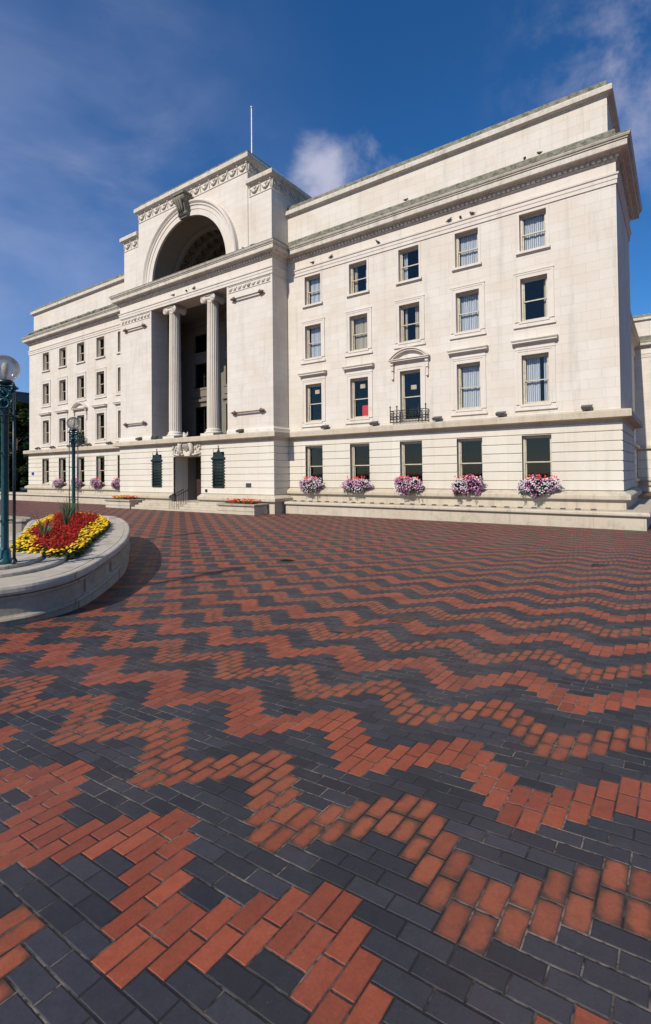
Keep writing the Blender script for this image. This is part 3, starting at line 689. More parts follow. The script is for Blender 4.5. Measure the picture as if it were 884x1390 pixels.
for k, cx in enumerate(WXL):
    for row in (4, 3, 2):
        z0, z1 = ROWS[row]
        if row == 2 and k == 2:
            window('door', cx, D, 5.42, [('blind', -F, -.2, 0)], None, h=2.88); continue
        c = random.choice([[('blind', -F, -.25, 0)], [('net', .2, F, 0)], [('blind', .1, F, 0), ('blind', -F, -.38, 0)], []])
        window(row, cx, D, z0, c, None, h=z1-z0)
    window(1, cx, D, ROWS[1][0], [], None, w=1.36, h=ROWS[1][1]-ROWS[1][0])
# iron balconies
def balcony(cx):
    m = MB(); hw, dp, z0, z1 = 1.08, .40, 5.34, 6.02
    def rail(z, r=.016): m.tube([(cx-hw, D, z), (cx-hw, D-dp, z), (cx+hw, D-dp, z), (cx+hw, D, z)], r, 6)
    rail(z1, .022); rail(z0+.05); rail(z1-.12, .012); rail(z0+.2, .012)
    def panel(p0, p1, n):
        for i in range(n+1):
            t = i/n; x = p0[0]+(p1[0]-p0[0])*t; y = p0[1]+(p1[1]-p0[1])*t
            m.tube([(x, y, z0), (x, y, z1)], .011, 5)
        for i in range(n):
            t = (i+.5)/n; x = p0[0]+(p1[0]-p0[0])*t; y = p0[1]+(p1[1]-p0[1])*t; u = Vector((p1[0]-p0[0], p1[1]-p0[1])).normalized()
            rr = .075
            for zc_ in (z0+.29, z0+.44):
                m.tube([(x+u.x*rr*math.cos(a), y+u.y*rr*math.cos(a), zc_+rr*math.sin(a)) for a in [k*math.pi/5 for k in range(10)]], .013, 4, closed=True)
            m.sphere((x, y, z0+.365), .028, 6, 4)
    panel((cx-hw, D-dp), (cx+hw, D-dp), 11); panel((cx-hw, D), (cx-hw, D-dp), 2); panel((cx+hw, D), (cx+hw, D-dp), 2)
    for x in (cx-hw, cx+hw, cx-.66, cx+.66):
        m.tube([(x, D-dp, z0), (x, D-dp, z1+.2)], .028, 6); m.sphere((x, D-dp, z1+.24), .05, 8, 5)
    bb(m, 'balcony_railing', M['iron'])
balcony(WX[2]); balcony(WXL[2])
def leafball(c, rad, n, size, seed):
    rn = random.Random(seed); m = MB()
    for _ in range(n):
        p = Vector((rn.gauss(0, .45), rn.gauss(0, .45), rn.gauss(0, .45))); q = Vector((c[0]+p.x*rad[0], c[1]+p.y*rad[1], c[2]+p.z*rad[2]))
        u = Vector((rn.uniform(-1, 1), rn.uniform(-1, 1), rn.uniform(-.3, 1))).normalized()*size; w = u.cross(Vector((rn.uniform(-1, 1), rn.uniform(-1, 1), .5))).normalized()*size*.4
        m.add([q-u, q-w, q+u, q+w], [(0, 1, 2, 3)])
    return m
bp_ = leafball((0, 0, .75), (.42, .22, .75), 420, .09, 9).build('balcony_plant', M['leaf_dark'], None, (WXL[2]+.35, D-.22, 5.3), fix=False); props(bp_, 'dark bushy plant on the far left iron balcony', 'plant')
# red chair seen through the second window, green plant behind the balcony window
m = MB(); m.box(-.05, .45, .42, .5, .1, .75); m.box(-.08, .48, .5, .9, .1, .2); m.box(-.02, .42, .41, .43, .3, .80)
ch = m.build('red_chair', M['redseat'], None, (WX[1], D, 5.83)); props(ch, 'red chair back showing in the lower sash of the second window right of the portico', 'chair')

# ------------------------------------------------------------------ pavilion: rusticated base, piers, opening
m = MB(); wall_open(m, PL, PR, -.2, 4.8, P, [(CC-1.53, CC+1.53, -.2+.0, 3.87), (gh[0][0], gh[0][1], 1.62, 4.10), (gh[1][0], gh[1][1], 1.62, 4.10)], 1.3)
m.box(PL, PL+.02, P+.001, D, -.2, 4.8); m.box(PR-.02, PR, P+.001, D, -.2, 4.8)
bb(m, 'ground_storey_wall', M['rustic'])
TH = 1.55
for a, b, c, d in ((PL, CC-4.19, PL, PL+.6), (CC+4.19, PR, PR-.6, PR)):
    m = MB(); m.box(a, b, P, P+TH, 5.2, 16.5); m.box(c, d, P+TH, D+.2, 5.2, 16.5); bb(m, 'portico_pier', M['stone'])
m = MB(); m.box(CC-4.19, CC+4.19, P, P+TH, 15.5, 16.5); bb(m, 'portico_lintel', M['trim'])
# inside of the portico
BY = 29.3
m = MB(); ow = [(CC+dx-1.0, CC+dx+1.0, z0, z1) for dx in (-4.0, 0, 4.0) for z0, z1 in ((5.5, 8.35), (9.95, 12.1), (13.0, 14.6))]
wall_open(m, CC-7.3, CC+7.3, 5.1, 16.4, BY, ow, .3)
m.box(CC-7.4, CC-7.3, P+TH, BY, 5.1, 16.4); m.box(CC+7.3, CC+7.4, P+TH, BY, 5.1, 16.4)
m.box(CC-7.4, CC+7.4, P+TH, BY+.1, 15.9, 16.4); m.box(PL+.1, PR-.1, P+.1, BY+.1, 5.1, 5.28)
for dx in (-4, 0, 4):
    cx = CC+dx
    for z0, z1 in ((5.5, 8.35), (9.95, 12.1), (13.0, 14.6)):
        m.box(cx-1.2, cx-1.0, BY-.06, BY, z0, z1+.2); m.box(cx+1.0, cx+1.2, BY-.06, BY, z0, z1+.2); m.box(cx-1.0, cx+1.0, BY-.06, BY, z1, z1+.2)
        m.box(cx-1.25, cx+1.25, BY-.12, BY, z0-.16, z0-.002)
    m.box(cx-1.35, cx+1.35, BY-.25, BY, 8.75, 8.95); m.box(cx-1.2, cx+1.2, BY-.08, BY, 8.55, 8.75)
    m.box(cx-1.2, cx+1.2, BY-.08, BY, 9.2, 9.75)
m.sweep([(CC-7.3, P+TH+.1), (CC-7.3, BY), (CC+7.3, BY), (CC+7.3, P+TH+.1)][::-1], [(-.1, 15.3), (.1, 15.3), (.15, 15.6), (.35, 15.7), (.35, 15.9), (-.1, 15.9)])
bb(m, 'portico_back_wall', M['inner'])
for dx in (-4, 0, 4):
    for z0, z1 in ((5.5, 8.35), (9.95, 12.1), (13.0, 14.6)):
        h = z1-z0; sm_ = sash_mb(2.0, h); f = sm_.build('window', M['iron'], bld, (dx, BY-D, z0))
        m = MB(); m.box(-.04, .04, .26, .34, .1, h-.1); m.build('mullion', M['iron'], f)
        pane_mb(2.0, h).build('pane', M['glass'], f)
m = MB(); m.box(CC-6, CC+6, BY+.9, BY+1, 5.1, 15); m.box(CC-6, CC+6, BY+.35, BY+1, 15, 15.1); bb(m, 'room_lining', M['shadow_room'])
# columns
def column(cx, cy):
    z0, z1 = 5.30, 15.50
    m = MB(); n = 120; rb, rt = .475, .40; lv = []
    for j in range(13):
        t = j/12; z = z0+.55+(z1-.62-z0-.55)*t; r = rb+(rt-rb)*(t**1.5)
        lv.append((z, r))
    vs, fs = [], []
    for z, r in lv:
        for k in range(n):
            a = 2*math.pi*k/n; ph = (k % 6); fl = -(0, .0, .048, .066, .048, 0)[ph]
            vs.append((cx+(r+fl)*math.cos(a), cy+(r+fl)*math.sin(a), z))
    for j in range(12):
        for k in range(n): fs.append((j*n+k, j*n+(k+1) % n, (j+1)*n+(k+1) % n, (j+1)*n+k))
    m.add(vs, fs, 0, False); o = bb(m, 'column', M['trim'])
    m = MB(); m.box(cx-.66, cx+.66, cy-.66, cy+.66, z0-.02, z0+.17)
    m.lathe([(.60, .17), (.645, .20), (.65, .25), (.60, .30), (.55, .31), (.53, .35), (.55, .39), (.56, .43), (.52, .48), (.475, .50), (.46, .56), (.40, .56)], 36, (cx, cy, z0))
    b_ = m.build('base', M['trim'], o)
    m = MB(); zt = z1
    m.lathe([(.36, -.66), (.40, -.64), (.415, -.60), (.39, -.57), (.40, -.50), (.47, -.40), (.50, -.34), (.44, -.30), (.3, -.28)], 32, (cx, cy, zt))
    m.box(cx-.56, cx+.56, cy-.52, cy+.52, zt-.10, zt-.002); m.box(cx-.60, cx+.60, cy-.56, cy+.56, zt-.06, zt-.003)
    m.box(cx-.50, cx+.50, cy-.46, cy+.46, zt-.36, zt-.10)
    for sx in (-1, 1):
        vx, vz = cx+sx*.48, zt-.40
        ring = [(.02, .0)]
        m.tube([(vx, cy-.50, vz), (vx, cy-.42, vz), (vx, cy, vz), (vx, cy+.42, vz), (vx, cy+.50, vz)], [.265, .26, .18, .26, .265], 22)
        for fy, sg in ((cy-.505, -1), (cy+.505, 1)):
            sp = []
            for i in range(46):
                a = i/45*4.6*math.pi; r = .25*(1-i/45)**.8+.02
                sp.append((vx+sx*(-r*math.sin(a))*-1, fy, vz+r*math.cos(a)))
            m.tube(sp, [.030*(1-.55*i/45) for i in range(46)], 6); m.sphere((vx, fy, vz), .045, 8, 5)
    for fy in (cy-.5, cy+.5): m.tube([(cx-.45, fy, zt-.155), (cx, fy, zt-.20), (cx+.45, fy, zt-.155)], .032, 6)
    c_ = m.build('capital', M['trim'], o)
column(CC-2.13, P+.62); column(CC+2.13, P+.62)
# ------------------------------------------------------------------ attic over the portico with the great arch
YT = 24.6; AC = 17.45; AR = 4.12; TW = 6.05; SW = 8.12; TTOP = 23.66; STOP = 21.86
m = MB()
import math as _m
angs = sorted(set([_m.pi*i/64 for i in range(65)]+[_m.atan2(TTOP-AC, TW), _m.pi-_m.atan2(TTOP-AC, TW)]))
def rect_pt(a):
    c, s_ = _m.cos(a), _m.sin(a); k = 1e9
    if abs(c) > 1e-9: k = min(k, TW/abs(c))
    if s_ > 1e-9: k = min(k, (TTOP-AC)/s_)
    return (CC+c*k, AC+s_*k)
vs = []
for a in angs:
    x, z = rect_pt(a); vs += [(CC+AR*_m.cos(a), YT, AC+AR*_m.sin(a)), (x, YT, z)]
m.add(vs, [(2*i, 2*i+2, 2*i+3, 2*i+1) for i in range(len(angs)-1)])
m.box(CC-TW, CC-AR, YT, YT+.3, 17.3, AC); m.box(CC+AR, CC+TW, YT, YT+.3, 17.3, AC)
m.box(CC-TW, CC-TW+.02, YT+.001, 34, 17.3, TTOP); m.box(CC+TW-.02, CC+TW, YT+.001, 34, 17.3, TTOP); m.box(CC-TW, CC+TW, 33.9, 34, 17.3, TTOP)
m.box(CC-TW, CC+TW, YT+.02, 33.9, TTOP-.1, TTOP)
m.box(CC-SW, CC-TW-.002, YT+.05, 28.6, 17.3, STOP); m.box(CC+TW+.002, CC+SW, YT+.05, 28.6, 17.3, STOP)
bb(m, 'tower_attic', M['stone'])
def caps(path, z, s1=1.0):
    m.sweep(path, [(-.5, z-.06), (.03, z-.06), (.06, z), (.18, z+.06), (.26, z+.09), (.27, z+.10), (.27, z+.34), (.24, z+.40), (.12, z+.45), (-.5, z+.45)])
TP = [(CC-TW, 33.8), (CC-TW, YT), (CC+TW, YT), (CC+TW, 33.8)]
SPL = [(CC-SW, 28.5), (CC-SW, YT+.05), (CC-TW+.3, YT+.05)]; SPR = [(CC+TW-.3, YT+.05), (CC+SW, YT+.05), (CC+SW, 28.5)]
m = MB(); caps(TP, TTOP); bb(m, 'tower_cornice', M['cap'])
m = MB(); caps(SPL[:2]+[(CC-TW-.01, YT+.05)], STOP); m.box(CC-SW+.2, CC-TW, YT+.3, 28.4, STOP+.3, STOP+.44); bb(m, 'shoulder_cornice', M['cap'])
m = MB(); caps([(CC+TW+.01, YT+.05)]+SPR[1:], STOP); m.box(CC+TW, CC+SW-.2, YT+.3, 28.4, STOP+.3, STOP+.44)
bb(m, 'shoulder_cornice', M['cap'])
m = MB(); m.sweep(TP, [(-.6, TTOP+.45), (.02, TTOP+.45), (.02, TTOP+.70), (-.6, TTOP+.72)])
m.box(CC-TW+.4, CC+TW-.4, YT+.4, 33.6, TTOP+.45, TTOP+.56); bb(m, 'parapet_course', M['mossy'])
# carved garland frieze
m = MB()
def garland(p0, p1, nr, zb, zt):
    L = _m.dist(p0, p1); n = max(1, round(L/.93)); ux, uy = (p1[0]-p0[0])/L, (p1[1]-p0[1])/L
    P3 = lambda s_, z, o: (p0[0]+ux*s_+nr[0]*o, p0[1]+uy*s_+nr[1]*o, z)
    for z in (zb, zt-.015):
        for off in (.028,):
            m.tube([P3(0, z, off*.4), P3(L, z, off*.4)], .030, 5)
    for i in range(n+1):
        s_ = min(max(i*L/n, .06), L-.06)
        m.tube([P3(s_, zt-.03, .03), P3(s_, zb+.22, .03), P3(s_, zb+.10, .02)], [.045, .035, .02], 6); m.sphere(P3(s_, zt-.06, .07), .062, 8, 5); m.sphere(P3(s_, zt-.20, .05), .042, 6, 4)
        if i < n:
            w = L/n; A = []
            for k in range(13):
                t = k/12; A.append(P3(i*w+.10+(w-.2)*t, zt-.12-.34*_m.sin(_m.pi*t)**.8, .04))
            m.tube(A, [.03+.055*_m.sin(_m.pi*k/12) for k in range(13)], 7)
            for k in range(2, 11, 2): m.sphere(tuple(Vector(A[k])+Vector((nr[0]*.05, nr[1]*.05, .01))), .05, 6, 4)
            c_ = P3((i+.5)*w, zt-.20, .03); m.sphere(c_, .075, 7, 5)
            m.tube([P3((i+.5)*w-.15, zt-.10, .03), c_, P3((i+.5)*w+.15, zt-.10, .03)], .022, 5)
garland((CC-TW, YT), (CC+TW, YT), (0, -1), 22.90, TTOP-.06)
garland((CC+TW, YT+.05), (CC+TW, 33.6), (1, 0), 22.90, TTOP-.06)
garland((CC+TW+.12, YT+.05), (CC+SW, YT+.05), (0, -1), 21.12, STOP-.06); garland((CC+SW, YT+.05), (CC+SW, 28.5), (1, 0), 21.12, STOP-.06)
garland((CC-SW, YT+.05), (CC-TW-.12, YT+.05), (0, -1), 21.12, STOP-.06)
bb(m, 'garland_frieze', M['carved'])
# carved bands on the piers under the architrave
for x0, x1 in ((PL+.15, CC-4.19-.15), (CC+4.19+.15, PR-.15)):
    m = MB()
    for z in (14.93, 15.36): m.tube([(x0, P-.012, z), (x1, P-.012, z)], .022, 5)
    n = 9; w = (x1-x0)/n
    for i in range(n):
        xc = x0+(i+.5)*w; m.sphere((xc, P-.015, 15.15), .085 if i != n//2 else .15, 8, 5)
        m.tube([(xc-w*.45, P-.02, 15.22), (xc-w*.2, P-.03, 15.05), (xc+w*.15, P-.03, 15.06), (xc+w*.4, P-.02, 15.24)], .035, 5)
    bb(m, 'carved_band', M['carved'])
# archivolt
m = MB(); N = 72
prof = [(AR, .0), (AR, -.16), (AR+.40, -.16), (AR+.42, -.20), (AR+.66, -.20), (AR+.68, -.25), (AR+.74, -.28), (AR+.80, -.25), (AR+.84, -.30), (AR+.93, -.38), (AR+1.02, -.38), (AR+1.08, -.30), (AR+1.08, .0)]
vs = []; K = len(prof)
for i in range(N+1):
    a = -.02+(_m.pi+.04)*i/N
    for r, y in prof: vs.append((CC+r*_m.cos(a), YT+y, AC+r*_m.sin(a)))
m.add(vs, [(i*K+k, (i+1)*K+k, (i+1)*K+k+1, i*K+k+1) for i in range(N) for k in range(K-1)])
bb(m, 'arch', M['trim'])
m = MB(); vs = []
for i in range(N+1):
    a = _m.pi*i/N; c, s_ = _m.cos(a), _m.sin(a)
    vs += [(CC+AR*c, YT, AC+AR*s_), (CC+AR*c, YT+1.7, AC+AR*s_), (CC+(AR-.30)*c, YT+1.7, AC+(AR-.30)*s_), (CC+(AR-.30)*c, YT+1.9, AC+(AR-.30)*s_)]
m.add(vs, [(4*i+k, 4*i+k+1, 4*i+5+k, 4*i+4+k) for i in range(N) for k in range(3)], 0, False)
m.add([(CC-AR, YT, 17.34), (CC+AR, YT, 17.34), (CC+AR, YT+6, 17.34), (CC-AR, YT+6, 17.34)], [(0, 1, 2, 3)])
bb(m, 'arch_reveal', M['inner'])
# deep barrel vault with round coffers, closed by a plain wall
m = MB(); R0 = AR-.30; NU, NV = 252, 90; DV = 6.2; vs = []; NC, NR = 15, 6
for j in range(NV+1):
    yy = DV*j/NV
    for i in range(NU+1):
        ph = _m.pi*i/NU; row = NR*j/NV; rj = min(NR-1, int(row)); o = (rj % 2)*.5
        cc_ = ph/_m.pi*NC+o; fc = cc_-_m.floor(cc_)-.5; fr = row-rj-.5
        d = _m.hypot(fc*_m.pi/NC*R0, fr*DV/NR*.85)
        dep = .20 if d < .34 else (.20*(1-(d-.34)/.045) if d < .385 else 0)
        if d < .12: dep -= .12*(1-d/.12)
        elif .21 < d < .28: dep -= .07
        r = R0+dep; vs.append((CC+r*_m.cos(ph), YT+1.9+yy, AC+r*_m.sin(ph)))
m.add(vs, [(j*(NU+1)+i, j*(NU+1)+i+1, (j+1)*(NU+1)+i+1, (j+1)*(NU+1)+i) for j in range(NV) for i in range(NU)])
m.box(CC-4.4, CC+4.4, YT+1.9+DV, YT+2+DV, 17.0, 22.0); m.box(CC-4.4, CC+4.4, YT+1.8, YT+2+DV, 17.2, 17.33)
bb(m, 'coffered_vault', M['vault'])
# keystone: scrolled bracket
m = MB()
def wedge(z0, z1, w0, w1, y): m.add([(CC-w0, YT-.1, z0), (CC+w0, YT-.1, z0), (CC+w1, YT-.1, z1), (CC-w1, YT-.1, z1), (CC-w0, YT-y[0], z0), (CC+w0, YT-y[0], z0), (CC+w1, YT-y[1], z1), (CC-w1, YT-y[1], z1)], [(0,1,2,3),(4,7,6,5),(0,4,5,1),(1,5,6,2),(2,6,7,3),(3,7,4,0)])
wedge(21.40, 21.62, .40, .42, (.46, .52)); wedge(21.62, 22.45, .34, .46, (.50, .80)); wedge(22.45, 22.95, .48, .52, (.86, .80)); wedge(22.95, 23.08, .60, .62, (.92, .95))
m.tube([(CC-.50, YT-.74, 22.62), (CC+.50, YT-.74, 22.62)], .26, 14); m.tube([(CC-.40, YT-.46, 21.66), (CC+.40, YT-.46, 21.66)], .17, 12)
for dx in (-.22, 0, .22): m.tube([(CC+dx*.8, YT-.60, 21.62), (CC+dx, YT-.72, 22.0), (CC+dx*1.1, YT-.95, 22.5), (CC+dx, YT-.98, 22.75)], [.07, .09, .11, .06], 7)
bb(m, 'keystone', M['keystone'])
# bronze rods with finials on the two piers
for sx in (-1, 1):
    for z in (6.67, 14.42 if False else 14.38):
        xa, xb = (CC+sx*5.02, CC+sx*7.40) if True else (0, 0)
        m = MB(); m.tube([(xa, P-.16, z), (xb, P-.16, z)], .035, 8); m.tube([(xa, P-.16, z-.07), (xb, P-.16, z-.07)], .018, 6)
        for x, s_ in ((xa, -sx), (xb, sx)):
            m.sphere((x, P-.16, z), .13, 10, 6); m.tube([(x, P-.16, z), (x+s_*.20, P-.16, z), (x+s_*.34, P-.16, z)], [.12, .09, .012], 8)
            m.tube([(x, P-.16, z-.17), (x, P-.16, z+.17)], [.02, .02], 6); m.tube([(x, P, z), (x, P-.16, z)], .03, 6)
        bb(m, 'ornamental_rod', M['bronze'])
# entrance: deep passage, doors, carved arms over it
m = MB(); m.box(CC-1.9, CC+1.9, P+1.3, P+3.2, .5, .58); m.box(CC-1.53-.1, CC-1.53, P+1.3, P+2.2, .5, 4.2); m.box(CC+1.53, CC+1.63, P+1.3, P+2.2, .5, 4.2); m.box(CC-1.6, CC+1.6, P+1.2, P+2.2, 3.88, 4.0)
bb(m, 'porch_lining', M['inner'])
m = MB(); yb = P+2.1
for sx in (-1, 1):
    m.box(CC+sx*.01, CC+sx*1.52, yb, yb+.08, .58, 3.88)
    for z0, z1 in ((.8, 1.7), (1.85, 2.75), (2.9, 3.7)): m.box(CC+sx*.18, CC+sx*1.35, yb-.03, yb, z0, z1)
    m.sphere((CC+sx*.1, yb-.06, 1.75), .05, 8, 5)
bb(m, 'entrance_door', M['door'])
m = MB(); yb = P-.10
# shield, crest and two supporters in relief
m.lathe2([(.0, -.5), (.26, -.34), (.36, -.05), (.36, .25), (.30, .42), (0, .44)], 14, (CC-.02, yb, 4.72), 0, 1, .45, 1)
m.tube([(CC, yb-.05, 5.12), (CC, yb-.12, 5.26), (CC+.02, yb-.12, 5.40), (CC-.03, yb-.16, 5.55), (CC-.08, yb-.2, 5.62)], [.17, .19, .12, .09, .03], 10)
for s_ in (-1, 1): m.tube([(CC+s_*.08, yb-.1, 5.30), (CC+s_*.22, yb-.06, 5.50), (CC+s_*.20, yb-.04, 5.66)], [.09, .07, .02], 7)
random.seed(3)
for sx in (-1, 1):
    m.tube([(CC+sx*.62, yb, 3.95), (CC+sx*.66, yb-.07, 4.35), (CC+sx*.60, yb-.09, 4.75), (CC+sx*.56, yb-.06, 5.0)], [.13, .17, .19, .10], 10)
    m.sphere((CC+sx*.56, yb-.08, 5.12), .12, 10, 6); m.tube([(CC+sx*.56, yb-.1, 4.8), (CC+sx*.36, yb-.17, 4.75), (CC+sx*.26, yb-.14, 4.95)], [.07, .05, .05], 7)
    m.tube([(CC+sx*.60, yb, 4.0), (CC+sx*.48, yb-.08, 4.3)], [.09, .06], 6)
    for i in range(26):
        a = sx*(.80+.75*random.random()); z = 3.95+1.0*random.random()
        m.tube([(CC+a, yb+.06, z), (CC+a*1.04, yb-.02, z+.11), (CC+a*.98, yb+.0, z+.24)], [.07, .055, .015], 5)
    m.tube([(CC+sx*.3, yb-.02, 4.02), (CC+sx*.9, yb-.05, 3.98), (CC+sx*1.5, yb-.02, 4.10)], [.06, .08, .05], 7)
for i in range(14):
    a = (i-6.5)*.035; m.tube([(CC+a*1.4-.02, yb-.17+abs(a)*.25, 4.92), (CC+a*1.1-.02, yb-.19+abs(a)*.3, 4.42)], [.010, .010], 4)
bb(m, 'carved_coat_of_arms', M['carved'])
# ornate bronze grilles beside the door
for a, b in gh:
    m = MB(); y = P-.10; cx = (a+b)/2; hw = (b-a)/2
    m.box(a, b, y, y+.05, 1.60, 1.68); m.box(a, a+.06, y, y+.05, 1.60, 3.62); m.box(b-.06, b, y, y+.05, 1.60, 3.62)
    for i in range(8): x = a+(i+.5)*(b-a)/8; m.tube([(x, y+.02, 1.62), (x, y+.02, 3.62)], .022, 6)
    for i in range(10): z = 1.72+i*.21; m.tube([(a, y+.01, z), (b, y+.01, z)], .022, 6)
    for i in range(10):
        z = 1.78+i*.2
        for x in (a-.04, b+.04): m.sphere((x, y+.02, z), .05, 6, 4); m.tube([(x, y+.02, z), (x, P, z)], .02, 5)
    m.box(a-.12, b+.12, y-.04, y+.1, 3.60, 3.72)
    pts = [(a-.02, 3.72), (a+.05, 3.86), (a+.22, 3.98), (cx-.14, 4.10), (cx-.05, 4.22), (cx, 4.40), (cx+.05, 4.22), (cx+.14, 4.10), (b-.22, 3.98), (b-.05, 3.86), (b+.02, 3.72)]
    vs = [(x, y, z) for x, z in pts]+[(x, y+.05, z) for x, z in pts]; k = len(pts)
    m.add(vs, [tuple(range(k)), tuple(range(2*k-1, k-1, -1))]+[(i, (i+1) % k, k+(i+1) % k, k+i) for i in range(k)])
    m.tube([(cx, y+.02, 4.38), (cx, y+.02, 4.55)], [.02, .035], 6); m.box(a, b, P+.25, P+.27, 1.6, 4.1)
    m.box(a+.05, b-.05, y+.12, y+.15, 1.66, 3.9)
    bb(m, 'window_grille', M['green_iron'])
m = MB(); m.box(-23.55, -23.08, P-.085, P-.056, 1.68, 1.94); bb(m, 'slate_plaque', M['plaque'])
m = MB(); m.box(-27.5, -27.3, P-.10, P-.056, 1.30, 1.50); bb(m, 'wall_box', M['iron'])
m = MB(); m.box(-56.2, -55.7, D-.085, D-.056, 2.65, 2.95); bb(m, 'blue_plaque', M['blueplaque'])

# flagpole
m = MB(); m.tube([(-26.67, 28.5, 23.8), (-26.67, 28.5, 30.95)], [.065, .04], 10); m.sphere((-26.67, 28.5, 31.0), .09, 8, 5)
fp = m.build('flagpole', M['white_rod']); props(fp, 'bare white flagpole standing on the roof behind the arched attic', 'flagpole')

# ------------------------------------------------------------------ forecourt wall, steps
m = MB(); FW = [(-.2, -.3), (.92, -.3), (.92, .555), (.90, .575), (1.03, .585), (1.06, .62), (1.06, .70), (1.01, .76), (.10, .80), (-.2, .80)]
m.sweep([(PR+.45, D), (XR, D), (XR, 36)], FW)
fw = m.build('forecourt_wall', M['plinth']); props(fw, 'low stone forecourt wall along the right wing, running to the building corner', 'low wall', 'low forecourt walls')
sm_ = MB(); sm_.box(-.11, .11, -.05, .05, 0, .07); s0 = sm_.build('ledge_stud', M['grey_metal'], fw, (-20.2, D-.62, .775))
for i in range(1, 28):
    c_ = s0.copy(); col.objects.link(c_); c_.parent = fw; c_.location = (-20.2+i*.63, D-.62, .775)
m = MB(); m.sweep([(XL-16, D), (PL-.45, D)], FW)
fw2 = m.build('forecourt_wall', M['plinth']); props(fw2, 'low stone forecourt wall along the far left wing', 'low wall', 'low forecourt walls')
st = empty('entrance_steps', (CC, P, 0), 'broad stone entrance steps between the two low planters, under the door', 'steps')
for i in range(4):
    m = MB(); m.box(CC-4.75, CC+4.75, 22.95+i*.32, P-.23 if i < 3 else P+1.4, -.1 if i == 0 else .14*i-.004, .14*(i+1))
    o = m.build('step', M['plinth'], st, (-CC, -P, 0))
m = MB()
for x in (CC-.15, CC+.45):
    for i in range(9):
        t = i/8; y = 22.9+t*1.25; z = .05+.14*min(4, max(0, int((y-22.95)/.32)+1)); m.tube([(x, y, z-.05), (x, y, z+.86)], .014, 5)
    m.tube([(x, 22.85, 1.0-.05), (x, 23.0, 1.03), (x, 24.15, 1.48)], .026, 6)
hr = m.build('handrail', M['iron'], st, (-CC, -P, 0))

# ------------------------------------------------------------------ foliage helpers
def leaves(m, c, rad, n, size, mi=0, flat=.6, rnd=random, shape=None):
    for _ in range(n):
        while True:
            p = [rnd.uniform(-1, 1) for _ in range(3)]
            if p[0]**2+p[1]**2+p[2]**2 <= 1: break
        q = Vector((c[0]+p[0]*rad[0], c[1]+p[1]*rad[1], c[2]+p[2]*rad[2]))
        s_ = size*rnd.uniform(.6, 1.3); a = rnd.uniform(0, 6.28); u = Vector((_m.cos(a), _m.sin(a), rnd.uniform(-.5, .5))).normalized()
        w = u.cross(Vector((rnd.uniform(-1, 1), rnd.uniform(-1, 1), 1.2))).normalized()
        m.add([q-u*s_, q-w*s_*flat*.6+Vector((0, 0, s_*.15)), q+u*s_, q+w*s_*flat*.6+Vector((0, 0, s_*.15))], [(0, 1, 2, 3)], mi)
def bloom(m, q, r, mi, rnd=random, n=6, up=(0, 0, 1)):
    q = Vector(q); U = Vector(up).normalized(); a = U.cross(Vector((.3, 1, .2))).normalized(); b = U.cross(a); o = rnd.uniform(0, 6)
    vs = [q+U*r*.45]+[q+(a*_m.cos(o+6.283*i/n)+b*_m.sin(o+6.283*i/n))*r*rnd.uniform(.85, 1.1) for i in range(n)]
    vs += [q-U*r*.4]
    m.add(vs, [(0, i+1, (i+1) % n+1) for i in range(n)]+[(n+1, (i+1) % n+1, i+1) for i in range(n)], mi)

# weeds rooted in the cornice tops
rnd = random.Random(77); m = MB()
for i in range(120):
    x = XL+.3+(PL-XL-.6)*rnd.random(); k_ = rnd.random()**2
    leaves(m, (x, D-.33+rnd.uniform(-.15, .2), 17.42+.12*k_), (.16+.15*k_, .12, .07+.16*k_), int(14+30*k_), .06, 0, rnd=rnd)
for i in range(22): leaves(m, (PR+1+17*rnd.random(), D-.25, 17.42), (.14, .1, .06), 14, .05, 0, rnd=rnd)
for i in range(14): leaves(m, (PR-3+2.6*rnd.random(), P-.25, 17.42), (.12, .1, .07), 14, .05, 0, rnd=rnd)
leaves(m, (XR-1.2, 34.2, 13.6), (.3, .3, .3), 60, .08, 0, rnd=rnd)
o = m.build('cornice_weeds', M['leaf_dark'], None, fix=False); props(o, 'straggly green weeds growing along the top of the left wing cornice', 'weeds', kind='stuff')
